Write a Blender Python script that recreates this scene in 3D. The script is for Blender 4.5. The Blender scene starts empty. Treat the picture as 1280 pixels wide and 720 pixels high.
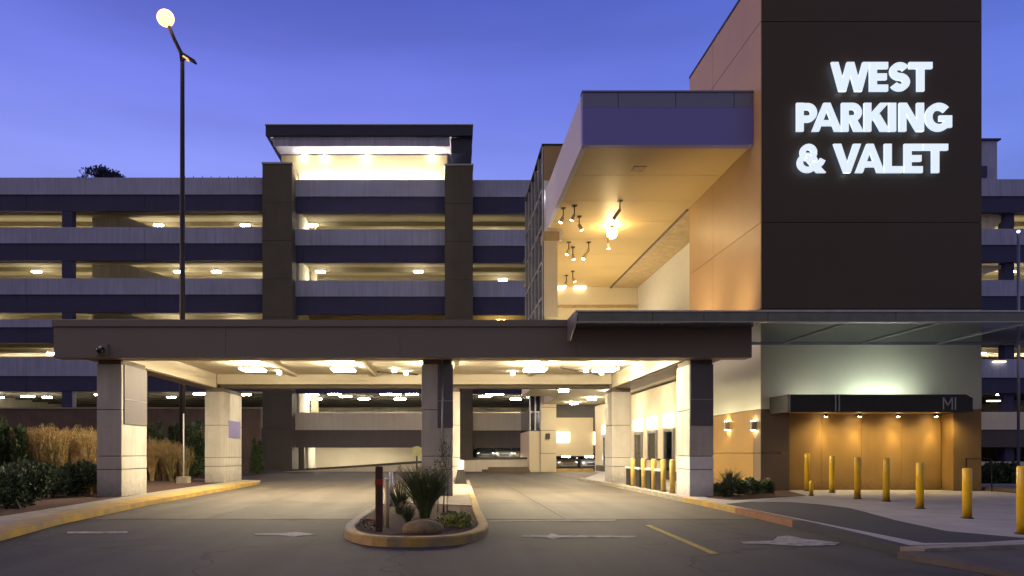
import bpy, bmesh, math, random
from mathutils import Vector, Matrix
random.seed(7)
R = math.radians
S = bpy.context.scene
COL = S.collection
F = 853.3; CX = 561.0; HY = 565.0; EYE = 1.5
def X(px, D): return (px - CX) * D / F
def Z(py, D): return EYE + (HY - py) * D / F

# ---------------------------------------------------------------- materials
MATS = {}
def mat(name, base, rough=0.7, metal=0.0, nscale=3.0, namt=0.25, bump=0.15, bscale=60, streak=0.0, spec=0.5, dark=None, coat=0.0, fine=0.0):
    if name in MATS: return MATS[name]
    m = bpy.data.materials.new(name); m.use_nodes = True
    nt = m.node_tree; N = nt.nodes; L = nt.links
    b = N['Principled BSDF']
    b.inputs['Roughness'].default_value = rough
    b.inputs['Metallic'].default_value = metal
    b.inputs['Specular IOR Level'].default_value = spec
    b.inputs['Coat Weight'].default_value = coat
    tc = N.new('ShaderNodeNewGeometry')
    n1 = N.new('ShaderNodeTexNoise'); n1.inputs['Scale'].default_value = nscale
    n1.inputs['Detail'].default_value = 8; n1.inputs['Roughness'].default_value = 0.6
    L.new(tc.outputs['Position'], n1.inputs['Vector'])
    mr = N.new('ShaderNodeMapRange')
    mr.inputs['From Min'].default_value = 0.3; mr.inputs['From Max'].default_value = 0.7
    L.new(n1.outputs['Fac'], mr.inputs['Value'])
    mx = N.new('ShaderNodeMix'); mx.data_type = 'RGBA'
    c = Vector(base)
    d = Vector(dark) if dark else c * (1 - namt)
    mx.inputs['A'].default_value = (*d, 1)
    mx.inputs['B'].default_value = (*(c * (1 + namt * 0.5) if not dark else c), 1)
    L.new(mr.outputs['Result'], mx.inputs['Factor'])
    out = mx.outputs['Result']
    if streak > 0:
        mp = N.new('ShaderNodeMapping'); mp.inputs['Scale'].default_value = (4.0, 4.0, 0.25)
        n2 = N.new('ShaderNodeTexNoise'); n2.inputs['Scale'].default_value = 1.0; n2.inputs['Detail'].default_value = 6
        L.new(tc.outputs['Position'], mp.inputs['Vector']); L.new(mp.outputs['Vector'], n2.inputs['Vector'])
        m2 = N.new('ShaderNodeMapRange'); m2.inputs['From Min'].default_value = .35; m2.inputs['From Max'].default_value = .75
        m2.inputs['To Min'].default_value = 1.0; m2.inputs['To Max'].default_value = 1 - streak
        L.new(n2.outputs['Fac'], m2.inputs['Value'])
        mm = N.new('ShaderNodeVectorMath'); mm.operation = 'SCALE'
        L.new(out, mm.inputs[0]); L.new(m2.outputs['Result'], mm.inputs['Scale']); out = mm.outputs['Vector']
    if fine > 0:
        n4 = N.new('ShaderNodeTexNoise'); n4.inputs['Scale'].default_value = 45; n4.inputs['Detail'].default_value = 3
        L.new(tc.outputs['Position'], n4.inputs['Vector'])
        m4 = N.new('ShaderNodeMapRange'); m4.inputs['From Min'].default_value = .3; m4.inputs['From Max'].default_value = .7
        m4.inputs['To Min'].default_value = 1 - fine; m4.inputs['To Max'].default_value = 1 + fine
        L.new(n4.outputs['Fac'], m4.inputs['Value'])
        mm = N.new('ShaderNodeVectorMath'); mm.operation = 'SCALE'
        L.new(out, mm.inputs[0]); L.new(m4.outputs['Result'], mm.inputs['Scale']); out = mm.outputs['Vector']
    L.new(out, b.inputs['Base Color'])
    rr = N.new('ShaderNodeMapRange'); rr.inputs['To Min'].default_value = max(0.02, rough - .08); rr.inputs['To Max'].default_value = min(1, rough + .1)
    L.new(n1.outputs['Fac'], rr.inputs['Value']); L.new(rr.outputs['Result'], b.inputs['Roughness'])
    if bump > 0:
        n3 = N.new('ShaderNodeTexNoise'); n3.inputs['Scale'].default_value = bscale; n3.inputs['Detail'].default_value = 4
        L.new(tc.outputs['Position'], n3.inputs['Vector'])
        bp = N.new('ShaderNodeBump'); bp.inputs['Strength'].default_value = bump; bp.inputs['Distance'].default_value = 0.02
        L.new(n3.outputs['Fac'], bp.inputs['Height']); L.new(bp.outputs['Normal'], b.inputs['Normal'])
    MATS[name] = m
    return m
def emis(name, col, strength, base=(.8, .8, .8)):
    if name in MATS: return MATS[name]
    m = bpy.data.materials.new(name); m.use_nodes = True
    b = m.node_tree.nodes['Principled BSDF']
    b.inputs['Base Color'].default_value = (*base, 1)
    b.inputs['Emission Color'].default_value = (*col, 1)
    b.inputs['Emission Strength'].default_value = strength
    b.inputs['Roughness'].default_value = .4
    MATS[name] = m
    return m
def glass(name, tint=(.75, .85, .9), alpha=.45, rough=.06):
    if name in MATS: return MATS[name]
    m = bpy.data.materials.new(name); m.use_nodes = True
    nt = m.node_tree; N = nt.nodes; L = nt.links
    N.remove(N['Principled BSDF'])
    tr = N.new('ShaderNodeBsdfTransparent'); tr.inputs['Color'].default_value = (*tint, 1)
    gl = N.new('ShaderNodeBsdfGlossy'); gl.inputs['Color'].default_value = (.9, .95, 1, 1); gl.inputs['Roughness'].default_value = rough
    fr = N.new('ShaderNodeFresnel'); fr.inputs['IOR'].default_value = 1.5
    n = N.new('ShaderNodeTexNoise'); n.inputs['Scale'].default_value = .7
    bp = N.new('ShaderNodeBump'); bp.inputs['Strength'].default_value = .15
    L.new(n.outputs['Fac'], bp.inputs['Height']); L.new(bp.outputs['Normal'], gl.inputs['Normal'])
    ad = N.new('ShaderNodeMath'); ad.operation = 'ADD'; ad.inputs[1].default_value = alpha * .3; ad.use_clamp = True
    L.new(fr.outputs[0], ad.inputs[0])
    mx = N.new('ShaderNodeMixShader'); L.new(ad.outputs[0], mx.inputs[0]); L.new(tr.outputs[0], mx.inputs[1]); L.new(gl.outputs[0], mx.inputs[2])
    L.new(mx.outputs[0], N['Material Output'].inputs[0])
    MATS[name] = m
    return m

M_asph = mat('asphalt', (.058, .053, .051), .75, nscale=.6, namt=.35, bump=.5, bscale=90, fine=.35)
def worn(m, cracks=True):
    nt = m.node_tree; N = nt.nodes; L = nt.links; b = N['Principled BSDF']
    src = b.inputs['Base Color'].links[0].from_socket
    geo = N.new('ShaderNodeNewGeometry')
    mp = N.new('ShaderNodeMapping'); mp.inputs['Scale'].default_value = (1.1, .07, 1); L.new(geo.outputs['Position'], mp.inputs[0])
    n = N.new('ShaderNodeTexNoise'); n.inputs['Scale'].default_value = 1.0; n.inputs['Detail'].default_value = 5; L.new(mp.outputs[0], n.inputs['Vector'])
    r1 = N.new('ShaderNodeMapRange'); r1.inputs['From Min'].default_value = .35; r1.inputs['From Max'].default_value = .7; r1.inputs['To Min'].default_value = .68; r1.inputs['To Max'].default_value = 1.25; L.new(n.outputs['Fac'], r1.inputs['Value'])
    st = N.new('ShaderNodeTexNoise'); st.inputs['Scale'].default_value = .55; st.inputs['Detail'].default_value = 2; st.inputs['Distortion'].default_value = .8; L.new(geo.outputs['Position'], st.inputs['Vector'])
    r2 = N.new('ShaderNodeMapRange'); r2.inputs['From Min'].default_value = .60; r2.inputs['From Max'].default_value = .68; r2.inputs['To Min'].default_value = 1; r2.inputs['To Max'].default_value = .62; L.new(st.outputs['Fac'], r2.inputs['Value'])
    mu = N.new('ShaderNodeMath'); mu.operation = 'MULTIPLY'; L.new(r1.outputs[0], mu.inputs[0]); L.new(r2.outputs[0], mu.inputs[1]); last = mu.outputs[0]
    if cracks:
        ds = N.new('ShaderNodeTexNoise'); ds.inputs['Scale'].default_value = 1.4; ds.inputs['Detail'].default_value = 4; L.new(geo.outputs['Position'], ds.inputs['Vector'])
        vm = N.new('ShaderNodeVectorMath'); vm.operation = 'MULTIPLY_ADD'; vm.inputs[1].default_value = (.9, .9, 0); L.new(ds.outputs['Color'], vm.inputs[0]); L.new(geo.outputs['Position'], vm.inputs[2])
        v = N.new('ShaderNodeTexVoronoi'); v.feature = 'DISTANCE_TO_EDGE'; v.inputs['Scale'].default_value = .23; L.new(vm.outputs[0], v.inputs['Vector'])
        r3 = N.new('ShaderNodeMapRange'); r3.inputs['From Min'].default_value = .002; r3.inputs['From Max'].default_value = .006; r3.inputs['To Min'].default_value = .35; r3.inputs['To Max'].default_value = 1; L.new(v.outputs['Distance'], r3.inputs['Value'])
        m3 = N.new('ShaderNodeMath'); m3.operation = 'MULTIPLY'; L.new(last, m3.inputs[0]); L.new(r3.outputs[0], m3.inputs[1]); last = m3.outputs[0]
    sc = N.new('ShaderNodeVectorMath'); sc.operation = 'SCALE'; L.new(src, sc.inputs[0]); L.new(last, sc.inputs['Scale']); L.new(sc.outputs[0], b.inputs['Base Color'])
worn(M_asph)
M_asph2 = mat('asphalt_fresh', (.030, .033, .045), .85, nscale=.8, namt=.3, bump=.5, bscale=90, fine=.3)
M_drive = mat('driveway_concrete', (.095, .080, .062), .7, nscale=.9, namt=.38, bump=.3, bscale=50, fine=.18)
worn(M_drive, False)
M_walk = mat('walk_concrete', (.36, .35, .36), .8, nscale=1.5, namt=.2, bump=.2, fine=.12)
M_kerb = mat('kerb_concrete', (.34, .30, .24), .8, nscale=3, namt=.3, bump=.3, fine=.15)
def grime(m, z0, z1, lo=.35):
    nt = m.node_tree; N = nt.nodes; L = nt.links; b = N['Principled BSDF']; src = b.inputs['Base Color'].links[0].from_socket
    g_ = N.new('ShaderNodeNewGeometry'); sp_ = N.new('ShaderNodeSeparateXYZ'); L.new(g_.outputs['Position'], sp_.inputs[0])
    n = N.new('ShaderNodeTexNoise'); n.inputs['Scale'].default_value = 7; n.inputs['Detail'].default_value = 5; L.new(g_.outputs['Position'], n.inputs['Vector'])
    ma = N.new('ShaderNodeMath'); ma.operation = 'MULTIPLY_ADD'; ma.inputs[1].default_value = -(z1 - z0) * 1.2; L.new(n.outputs['Fac'], ma.inputs[0]); L.new(sp_.outputs['Z'], ma.inputs[2])
    mr_ = N.new('ShaderNodeMapRange'); mr_.inputs['From Min'].default_value = z0 - (z1 - z0) * .6; mr_.inputs['From Max'].default_value = z1 - (z1 - z0) * .5; mr_.inputs['To Min'].default_value = lo; mr_.inputs['To Max'].default_value = 1
    L.new(ma.outputs[0], mr_.inputs['Value'])
    sc_ = N.new('ShaderNodeVectorMath'); sc_.operation = 'SCALE'; L.new(src, sc_.inputs[0]); L.new(mr_.outputs[0], sc_.inputs['Scale']); L.new(sc_.outputs[0], b.inputs['Base Color'])
M_kyel = mat('kerb_yellow', (.58, .35, .03), .65, nscale=2.2, namt=.3, bump=.25, dark=(.24, .20, .12), fine=.15)
M_kred = mat('kerb_red', (.30, .11, .04), .65, nscale=5, bump=.25, dark=(.14, .08, .05), fine=.15)
M_paintw = mat('road_paint_white', (.50, .49, .47), .7, nscale=5, bump=.3, dark=(.09, .085, .08), fine=.3)
M_painty = mat('road_paint_yellow', (.50, .36, .04), .7, nscale=9, bump=.3, dark=(.25, .18, .05), fine=.2)
M_mulch = mat('mulch', (.060, .026, .014), .95, nscale=14, namt=.6, bump=1.0, bscale=40, fine=.4)
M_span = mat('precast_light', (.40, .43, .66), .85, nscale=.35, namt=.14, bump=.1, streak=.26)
M_span_lit = mat('precast_lower_lit', (.80, .73, .60), .85, nscale=.35, namt=.12, bump=.1, streak=.12)  # warm lamplight on the lower precast is put into this cream
M_navy = mat('precast_dark', (.052, .052, .135), .8, nscale=.4, namt=.15, bump=.1, streak=.15)
M_navy_lit = mat('precast_dark_lower_lit', (.12, .10, .105), .8, nscale=.4, namt=.15, bump=.1, streak=.15)  # dark precast raised in tone to paint in the light on it
M_pil = mat('pilaster_brown', (.098, .086, .070), .8, nscale=.6, namt=.15, bump=.2, streak=.1)
M_gint = mat('garage_interior', (.66, .62, .50), .9, nscale=.3, namt=.2, bump=.1, streak=.2)
M_gceil = mat('garage_ceiling', (.58, .54, .42), .9, nscale=.3, namt=.2, bump=.1)
M_gbeam = mat('garage_beam', (.38, .33, .22), .9, nscale=.3, namt=.2, bump=.1)
M_col = mat('column_precast', (.56, .53, .47), .75, nscale=1.3, namt=.16, bump=.15, streak=.2)
M_colgap = mat('joint_dark', (.14, .12, .11), .9, bump=0)
M_colpan = mat('column_metal_panel', (.12, .11, .125), .5, metal=.0, nscale=1, namt=.1, bump=0)
M_fascia = mat('fascia_taupe', (.215, .185, .16), .55, metal=.0, nscale=.25, namt=.10, bump=.05, bscale=6)
M_ceil = mat('canopy_soffit', (.72, .66, .52), .7, nscale=.8, namt=.08, bump=.05)
M_roofg = mat('roof_membrane', (.20, .20, .22), .9, bump=.2)
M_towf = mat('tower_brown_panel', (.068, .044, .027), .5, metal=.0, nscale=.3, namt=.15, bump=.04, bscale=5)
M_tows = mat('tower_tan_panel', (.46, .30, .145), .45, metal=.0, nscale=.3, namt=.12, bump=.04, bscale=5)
M_toww = mat('tower_white_panel', (.66, .68, .56), .6, nscale=.3, namt=.08, bump=.04, bscale=5)
M_tan = mat('stone_tan_panel', (.31, .185, .052), .6, nscale=.7, namt=.15, bump=.12, streak=.10)
M_tanb = mat('stone_brown_shaded', (.135, .095, .062), .6, nscale=.7, namt=.15, bump=.12, streak=.08)
M_dark = mat('dark_metal', (.035, .034, .034), .45, metal=.4, nscale=2, namt=.2, bump=.02)
M_pole = mat('pole_bronze', (.055, .046, .040), .5, metal=.5, nscale=3, bump=.02)
M_alum = mat('aluminium', (.35, .36, .38), .35, metal=.8, nscale=2, namt=.15, bump=.02)
M_bluef = mat('fascia_lavender', (.21, .21, .62), .45, metal=.0, nscale=.2, namt=.08, bump=.04, bscale=4)
M_bluec = mat('fascia_cap_blue', (.20, .22, .38), .45, metal=.1, nscale=.3, namt=.1, bump=.03, bscale=4)
M_wood = mat('soffit_gold', (.50, .365, .18), .5, nscale=.5, namt=.10, bump=.04)
M_gold2 = mat('soffit_brown_strip', (.42, .31, .18), .6, bump=.04)  # brown of the soffit's side strip, reused for small trims
M_cream = mat('cream_plaster', (.66, .58, .42), .8, nscale=.5, namt=.1, bump=.08)
M_navyroof = mat('navy_roof_metal', (.030, .034, .070), .4, metal=.3, nscale=.5, namt=.15, bump=.03)
M_yel = mat('bollard_yellow', (.95, .60, .008), .35, nscale=9, bump=.08, coat=.2, dark=(.80, .48, .01), streak=.15)
M_brownw = mat('garden_wall_brown', (.15, .105, .085), .9, nscale=1.2, namt=.25, bump=.4, bscale=30, streak=.15)
M_leaf = mat('leaf_dark', (.055, .09, .03), .6, nscale=6, namt=.5, bump=0)
M_leaf2 = mat('leaf_blue_green', (.10, .15, .07), .6, nscale=6, namt=.5, bump=0)
M_leafy = mat('leaf_lime', (.40, .42, .06), .6, nscale=8, namt=.5, bump=0)
M_reed = mat('reed_gold', (.56, .41, .18), .8, nscale=4, namt=.45, bump=0)
M_reedg = mat('reed_green', (.13, .14, .04), .8, nscale=4, namt=.4, bump=0)
M_bark = mat('bark', (.11, .055, .035), .9, bump=.6, bscale=30)
M_rock = mat('boulder', (.30, .22, .10), .85, nscale=7, namt=.4, bump=.6, bscale=18, fine=.2)
M_red = mat('red_paint', (.42, .03, .02), .5, bump=0)
M_white = mat('white_paint', (.75, .74, .72), .5, bump=0, nscale=4, namt=.08)
M_sign = mat('sign_lavender', (.22, .20, .42), .4, bump=0, namt=.05)
M_blk = mat('black_panel', (.02, .018, .018), .4, bump=0)
M_cwall = mat('curtain_glass_dark', (.05, .055, .09), .08, metal=.6, nscale=.8, namt=.5, bump=.12, bscale=1.5)
M_mull = mat('mullion', (.45, .45, .50), .4, metal=.6, bump=0)
M_rubber = mat('tyre_rubber', (.02, .02, .02), .8, bump=.1)
M_carglass = mat('car_glass', (.02, .025, .03), .08, metal=.3, bump=0)
G_can = glass('canopy_glass', (.55, .62, .66), .5)
G_door = glass('door_glass', (.85, .85, .82), .2)
E_gar = emis('garage_lamp', (1, .89, .70), 130)
E_garY = emis('garage_lamp_amber', (1, .70, .28), 120)
E_row = emis('garage_fill_row', (1, .90, .74), 150)
E_rowY = E_row
E_can = emis('canopy_lamp', (1, .83, .56), 135)
E_canS = emis('canopy_spot', (1, .86, .6), 40)
E_bulb = emis('soffit_bulb', (1, .72, .34), 110)
E_spot = emis('small_spot_lens', (1, .78, .42), 30)
E_pav = emis('pavilion_lamp', (1, .80, .46), 130)
E_street = emis('street_lamp_lens', (1, .50, .13), 4.5)
E_letter = emis('letter_face', (.76, .90, 1.0), 0.84)
E_halo = emis('letter_back', (.35, .60, 1.0), 1.2)
E_wash = emis('washer_lens', (1, .74, .38), 190)
E_panel = emis('lit_panel', (1, .85, .58), 4)
E_head = emis('headlight_lens', (.9, .92, 1), .6)
E_green2 = emis('uplight_lens_dim', (1, .97, .82), 28)
E_green = emis('uplight_lens', (.92, 1.0, .84), 85)

# ---------------------------------------------------------------- mesh helpers
grime(M_yel, .13, .40, .35); grime(M_col, .05, .6, .55); grime(M_tan, .1, .5, .55); grime(M_white, .1, .5, .6)
class MB:
    def __init__(s): s.bm = bmesh.new(); s.mats = []
    def mi(s, m):
        if m not in s.mats: s.mats.append(m)
        return s.mats.index(m)
    def box(s, x0, x1, y0, y1, z0, z1, m, bev=0.0):
        if x1 < x0: x0, x1 = x1, x0
        if y1 < y0: y0, y1 = y1, y0
        if z1 < z0: z0, z1 = z1, z0
        v = [s.bm.verts.new(p) for p in ((x0, y0, z0), (x1, y0, z0), (x1, y1, z0), (x0, y1, z0), (x0, y0, z1), (x1, y0, z1), (x1, y1, z1), (x0, y1, z1))]
        fs = [s.bm.faces.new([v[i] for i in q]) for q in ((0, 3, 2, 1), (4, 5, 6, 7), (0, 1, 5, 4), (1, 2, 6, 5), (2, 3, 7, 6), (3, 0, 4, 7))]
        k = s.mi(m)
        for f in fs: f.material_index = k
        if bev > 0:
            es = list({e for f in fs for e in f.edges})
            r = bmesh.ops.bevel(s.bm, geom=es, offset=bev, segments=2, affect='EDGES', profile=.5)
            for f in r['faces']: f.material_index = k
        return s
    def prism(s, pts, z0, z1, m, axis='z'):
        """pts 2-D polygon (ccw) extruded along an axis"""
        def P(a, b, c):
            return {'z': (a, b, c), 'y': (a, c, b), 'x': (c, a, b)}[axis]
        lo = [s.bm.verts.new(P(a, b, z0)) for a, b in pts]
        hi = [s.bm.verts.new(P(a, b, z1)) for a, b in pts]
        k = s.mi(m); n = len(pts)
        f = s.bm.faces.new(lo[::-1]); f.material_index = k
        f = s.bm.faces.new(hi); f.material_index = k
        for i in range(n):
            f = s.bm.faces.new((lo[i], lo[(i + 1) % n], hi[(i + 1) % n], hi[i])); f.material_index = k
        return s
    def poly(s, pts, m):
        f = s.bm.faces.new([s.bm.verts.new(p) for p in pts]); f.material_index = s.mi(m); return s
    def tube(s, path, rad, m, seg=12, cap=True):
        k = s.mi(m); rings = []
        path = [Vector(p) for p in path]
        if not hasattr(rad, '__len__'): rad = [rad] * len(path)
        for i, p in enumerate(path):
            a = path[max(0, i - 1)]; b = path[min(len(path) - 1, i + 1)]
            t = (b - a).normalized()
            u = t.cross(Vector((0, 0, 1)))
            if u.length < 1e-3: u = Vector((1, 0, 0))
            u.normalize(); w = t.cross(u).normalized()
            rings.append([s.bm.verts.new(p + (u * math.cos(2 * math.pi * j / seg) + w * math.sin(2 * math.pi * j / seg)) * rad[i]) for j in range(seg)])
        for i in range(len(rings) - 1):
            for j in range(seg):
                f = s.bm.faces.new((rings[i][j], rings[i][(j + 1) % seg], rings[i + 1][(j + 1) % seg], rings[i + 1][j]))
                f.material_index = k; f.smooth = True
        if cap:
            f = s.bm.faces.new(rings[0][::-1]); f.material_index = k
            f = s.bm.faces.new(rings[-1]); f.material_index = k
        return s
    def ball(s, c, r, m, sc=(1, 1, 1), sub=2, jitter=0, seed=0):
        g = bmesh.ops.create_icosphere(s.bm, subdivisions=sub, radius=r)
        rnd = random.Random(seed); k = s.mi(m)
        for v in g['verts']:
            j = 1 + rnd.uniform(-jitter, jitter)
            v.co = Vector((v.co.x * sc[0] * j, v.co.y * sc[1] * j, v.co.z * sc[2] * j)) + Vector(c)
        for v in g['verts']:
            for f in v.link_faces: f.material_index = k; f.smooth = True
        return s
    def build(s, name, parent=None, loc=None):
        bmesh.ops.recalc_face_normals(s.bm, faces=s.bm.faces)
        me = bpy.data.meshes.new(name); s.bm.to_mesh(me); s.bm.free()
        for m in s.mats: me.materials.append(m)
        o = bpy.data.objects.new(name, me); COL.objects.link(o)
        if parent is not None:
            o.parent = parent
            o.matrix_parent_inverse = Matrix.Translation(-Vector(parent.location))   # parts are given in world coordinates
        if loc is not None: o.location = loc
        return o
def tag(o, label=None, cat=None, group=None, kind=None):
    if label: o['label'] = label
    if cat: o['category'] = cat
    if group: o['group'] = group
    if kind: o['kind'] = kind
    return o
def thing(name, label, cat, loc=(0, 0, 0), group=None):
    o = bpy.data.objects.new(name, None); COL.objects.link(o)
    o.location = loc; o.empty_display_size = .2
    return tag(o, label, cat, group)
def dup(root, loc, label=None, rotz=0, scale=1, group=None):
    r = root.copy(); COL.objects.link(r); r.location = loc; r.rotation_euler = (0, 0, rotz); r.scale = (scale,) * 3
    if label: r['label'] = label
    if group: r['group'] = group
    for ch in list(root.children):
        c = ch.copy(); COL.objects.link(c); c.parent = r
        for g in list(ch.children):
            d = g.copy(); COL.objects.link(d); d.parent = c
    return r
def struct(mb, name): return tag(mb.build(name), kind='structure')

# ================================================================ ground
g = MB(); g.box(-400, 400, -60, 500, -1.0, 0, M_asph); struct(g, 'ground')
# concrete driveway slabs with joints
d = MB()
ys = [15.2, 20.0, 25.0, 30.0, 35.0, 41.0, 47.0, 57.9]
xs = [-9.6, -6.0, -1.9]
for a, b in zip(ys, ys[1:]):
    for x0, x1 in ((-12.5 if a > 30 else -9.0, -5.4), (-5.4, -1.6), (-1.6, 2.6), (2.6, 7.3 if a < 30 else 12)):
        d.box(x0 + .012, x1 - .012, a + .012, b - .012, 0.001, .006, M_drive)
struct(d, 'driveway')
# painted markings on the road
def ground_px(pts, z=.0): return [(X(px, EYE * F / (py - HY)), EYE * F / (py - HY)) for px, py in pts]
def marking(name, pxs, m):
    b = MB(); b.prism(ground_px(pxs)[::-1], .007, .011, m); return struct(b, name)
marking('road_arrow_marking', [(925, 678), (966, 676.5), (972, 671.5), (986, 670), (1002, 673.5), (1050, 679), (1044, 682), (1000, 683.3), (958, 680.5), (930, 680.2)], M_paintw)
marking('lane_line_marking', [(806, 657), (813, 657), (899, 693), (889, 693.5)], M_painty)
marking('lane_arrow_marking', [(652, 669.6), (684, 669.8), (690, 667.5), (699, 670), (795, 670.6), (795, 672.4), (700, 672.4), (690, 675), (684, 672.2), (652, 671.8)], M_paintw)
marking('lane_arrow_marking', [(318, 667.4), (352, 667.2), (368, 665.5), (396, 668.5), (366, 671.5), (352, 669.6), (318, 669.4)], M_paintw)
marking('stop_line_marking', [(84, 665.2), (160, 664.8), (158, 667.2), (84, 667.5)], M_paintw)
marking('stop_line_marking', [(612, 651), (770, 650.2), (770, 651.4), (612, 652.2)], M_paintw)

# left planting bed, kerb and walk strip
b = MB()
b.prism([(-60, 8.5), (-8.3, 8.5), (-9.2, 12), (-9.45, 14.3), (-9.97, 22.5), (-10.1, 31), (-12.6, 33.5), (-16, 47), (-60, 47)][::-1], 0.002, .13, M_mulch)
struct(b, 'planting_bed')
b = MB()
b.prism([(-6.7, 8.5), (-7.1, 10), (-7.55, 11.5), (-8.0, 14), (-8.35, 19), (-8.55, 25), (-8.7, 31), (-9.0, 32.6), (-12.6, 34.4), (-12.6, 33.52), (-10.1, 31.1), (-9.96, 22.5), (-9.43, 14.3), (-9.18, 12), (-8.28, 8.5)], 0.003, .145, M_kerb)
struct(b, 'kerb')
b = MB()   # yellow paint band on the walk edge
out = [(-7.4, 11.1), (-7.95, 14), (-8.33, 19), (-8.53, 25), (-8.68, 31)]
inn = [(-7.9, 11.1), (-8.5, 14), (-9.15, 19), (-9.3, 25), (-9.3, 31)]
b.prism([(x + .004, y) for x, y in out] + inn[::-1], .02, .149, M_kyel)
struct(b, 'kerb_paint')

# island
def island_outline(off, zf=0):
    pts = []
    cx, cy, rx, ry = -.60, 13.2, 1.36 - off, 2.45 - off
    for i in range(0, 19):
        a = math.pi + math.pi * i / 18
        pts.append((cx + rx * math.copysign(abs(math.cos(a)) ** .72, math.cos(a)), cy + ry * math.sin(a)))
    pts += [(.76 - off, 16), (.84 - off, 22), (1.0 - off, 33 - off), (-1.35 + off, 33 - off), (-1.75 + off, 22), (-1.95 + off, 16)]
    return pts
o_, i_ = island_outline(0), island_outline(.2)
b = MB(); bm = b.bm; n = len(o_)
kY = b.mi(M_kyel); kC = b.mi(M_kerb)
rings = []
for pts, z in ((o_, 0.0), (island_outline(.012), .13), (island_outline(.035), .155), (island_outline(.17), .158), (i_, .145), (i_, .0)):
    rings.append([bm.verts.new((x, y, z)) for x, y in pts])
for r0, r1 in zip(rings, rings[1:]):
    for i in range(n):
        f = bm.faces.new((r0[i], r0[(i + 1) % n], r1[(i + 1) % n], r1[i]))
        f.material_index = kY if (2 < i < 19 or i == 19) else kC
struct(b, 'island_kerb')
b = MB(); b.prism(i_, .003, .12, M_mulch); struct(b, 'island_bed')
b = MB(); b.prism([(.62, 17.2), (.8 - .17, 22), (.79, 32.7), (-1.15, 32.7), (-1.5, 22), (-1.3, 18.4)], .05, .150, M_kerb); struct(b, 'island_paving')

# right plaza, kerb and ramp
b = MB()
b.prism([(6.65, 10.0), (9.0, 10.45), (60, 12), (60, 50), (11.5, 50), (7.2, 36), (7.2, 20), (7.2, 15)], .001, .13, M_walk)
struct(b, 'pavement')
b = MB()
pl = [(6.5, 9.85), (6.75, 12), (6.92, 15), (7.02, 18.5), (7.05, 30), (6.8, 36)]
segs = [(0, 2, M_asph2), (2, 3, M_kred), (3, 4, M_kerb), (4, 5, M_kerb)]
bmats = [(9.85, 13.6, M_asph2), (13.6, 16.6, M_kred), (16.6, 20.5, M_kyel), (20.5, 36, M_kerb)]
def kx(y):
    for (xa, ya), (xb, yb) in zip(pl, pl[1:]):
        if ya <= y <= yb: return xa + (xb - xa) * (y - ya) / (yb - ya)
    return pl[-1][0]
for y0, y1, m in bmats:
    st = max(1, int((y1 - y0) / 1.2)); 
    for k in range(st):
        a = y0 + (y1 - y0) * k / st; c = y0 + (y1 - y0) * (k + 1) / st
        b.prism([(kx(a), a), (kx(a) + .22, a), (kx(c) + .22, c - .006), (kx(c), c - .006)], .0, .138, m)
b.prism([(6.5, 9.84), (6.72, 9.64), (9.0, 10.22), (60, 11.75), (60, 12.0), (9.0, 10.45)], 0, .137, M_kerb)
struct(b, 'kerb')
b = MB()
b.prism([(7.15, 10.3), (8.0, 10.35), (9.2, 10.75), (8.6, 11.8), (8.95, 13.7), (9.5, 15.6), (9.75, 16.6), (9.7, 17.8), (9.3, 18.6), (8.3, 18.8), (7.3, 18.0)], .08, .136, M_asph2)
struct(b, 'ramp_paving')
b = MB()
for i in range(9):
    x0 = 6.3 + i * 3.0; x1 = x0 + 2.985
    yb0 = 9.60 + (x0 - 6.5) * .055; yb1 = 9.60 + (x1 - 6.5) * .055
    v = [(x0 + .9, 6.4, .004), (x1 + .9, 6.4, .004), (x1, yb1, .105), (x0, yb0, .105), (x0 + .9, 6.4, -.02), (x1 + .9, 6.4, -.02), (x1, yb1, -.02), (x0, yb0, -.02)]
    vs = [b.bm.verts.new(p) for p in v]; k = b.mi(M_drive)
    for q in ((0, 1, 2, 3), (0, 4, 5, 1), (1, 5, 6, 2), (2, 6, 7, 3), (3, 7, 4, 0)): b.bm.faces.new([vs[t] for t in q]).material_index = k
struct(b, 'crosswalk')
# joints in the pavement and strips behind the bollards
b = MB()
b.prism([(18.9, 22.5), (45, 22.5), (45, 24.2), (18.9, 24.2)], .10, .26, M_tanb)
b.prism([(18.9, 24.25), (45, 24.25), (45, 24.7), (18.9, 24.7)], .1, .30, M_kerb)
tag(b.build('planter_edge'), 'low brown planter edging beyond the rightmost yellow bollards', 'planter')

# ================================================================ parking garage
GD = 58.0
gar = thing('parking_garage', 'long multi-level parking garage with lavender spandrels and lit decks', 'parking garage', (X(460, GD), GD, 0))
levels = [(222, 243, 263), (284, 304, 325), (348, 368, 390), (399, 409, 428), (447, 470, 489), (513, 535, 557)]
bays = [(-46.0, X(328, GD), 0, GD), (X(364, GD), X(557, GD), 2.5, GD - .25), (X(591, GD), X(664, GD), 3, GD), (X(664, GD), 62.0, 2, GD)]
for li, (lt, ld, db) in enumerate(levels):
    for bi, (x0, x1, off, D) in enumerate(bays):
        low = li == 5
        lm, dm = (M_span_lit, M_navy_lit) if low else (M_span, M_navy)
        zt, zm, zb = Z(lt + off, D), Z(ld + off, D), Z(db + off, D)
        m = MB(); nx = max(1, round((x1 - x0) / 11)); w = (x1 - x0) / nx
        for k in range(nx):
            m.box(x0 + k * w + .01, x0 + (k + 1) * w - .01, D, D + .35, zm, zt, lm)
        m.build('spandrel', gar)
        m = MB()
        for k in range(nx):
            m.box(x0 + k * w + .015, x0 + (k + 1) * w - .015, D + .12, D + .45, zb, zm - .004, dm)
        m.build('lower_spandrel', gar)
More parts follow.
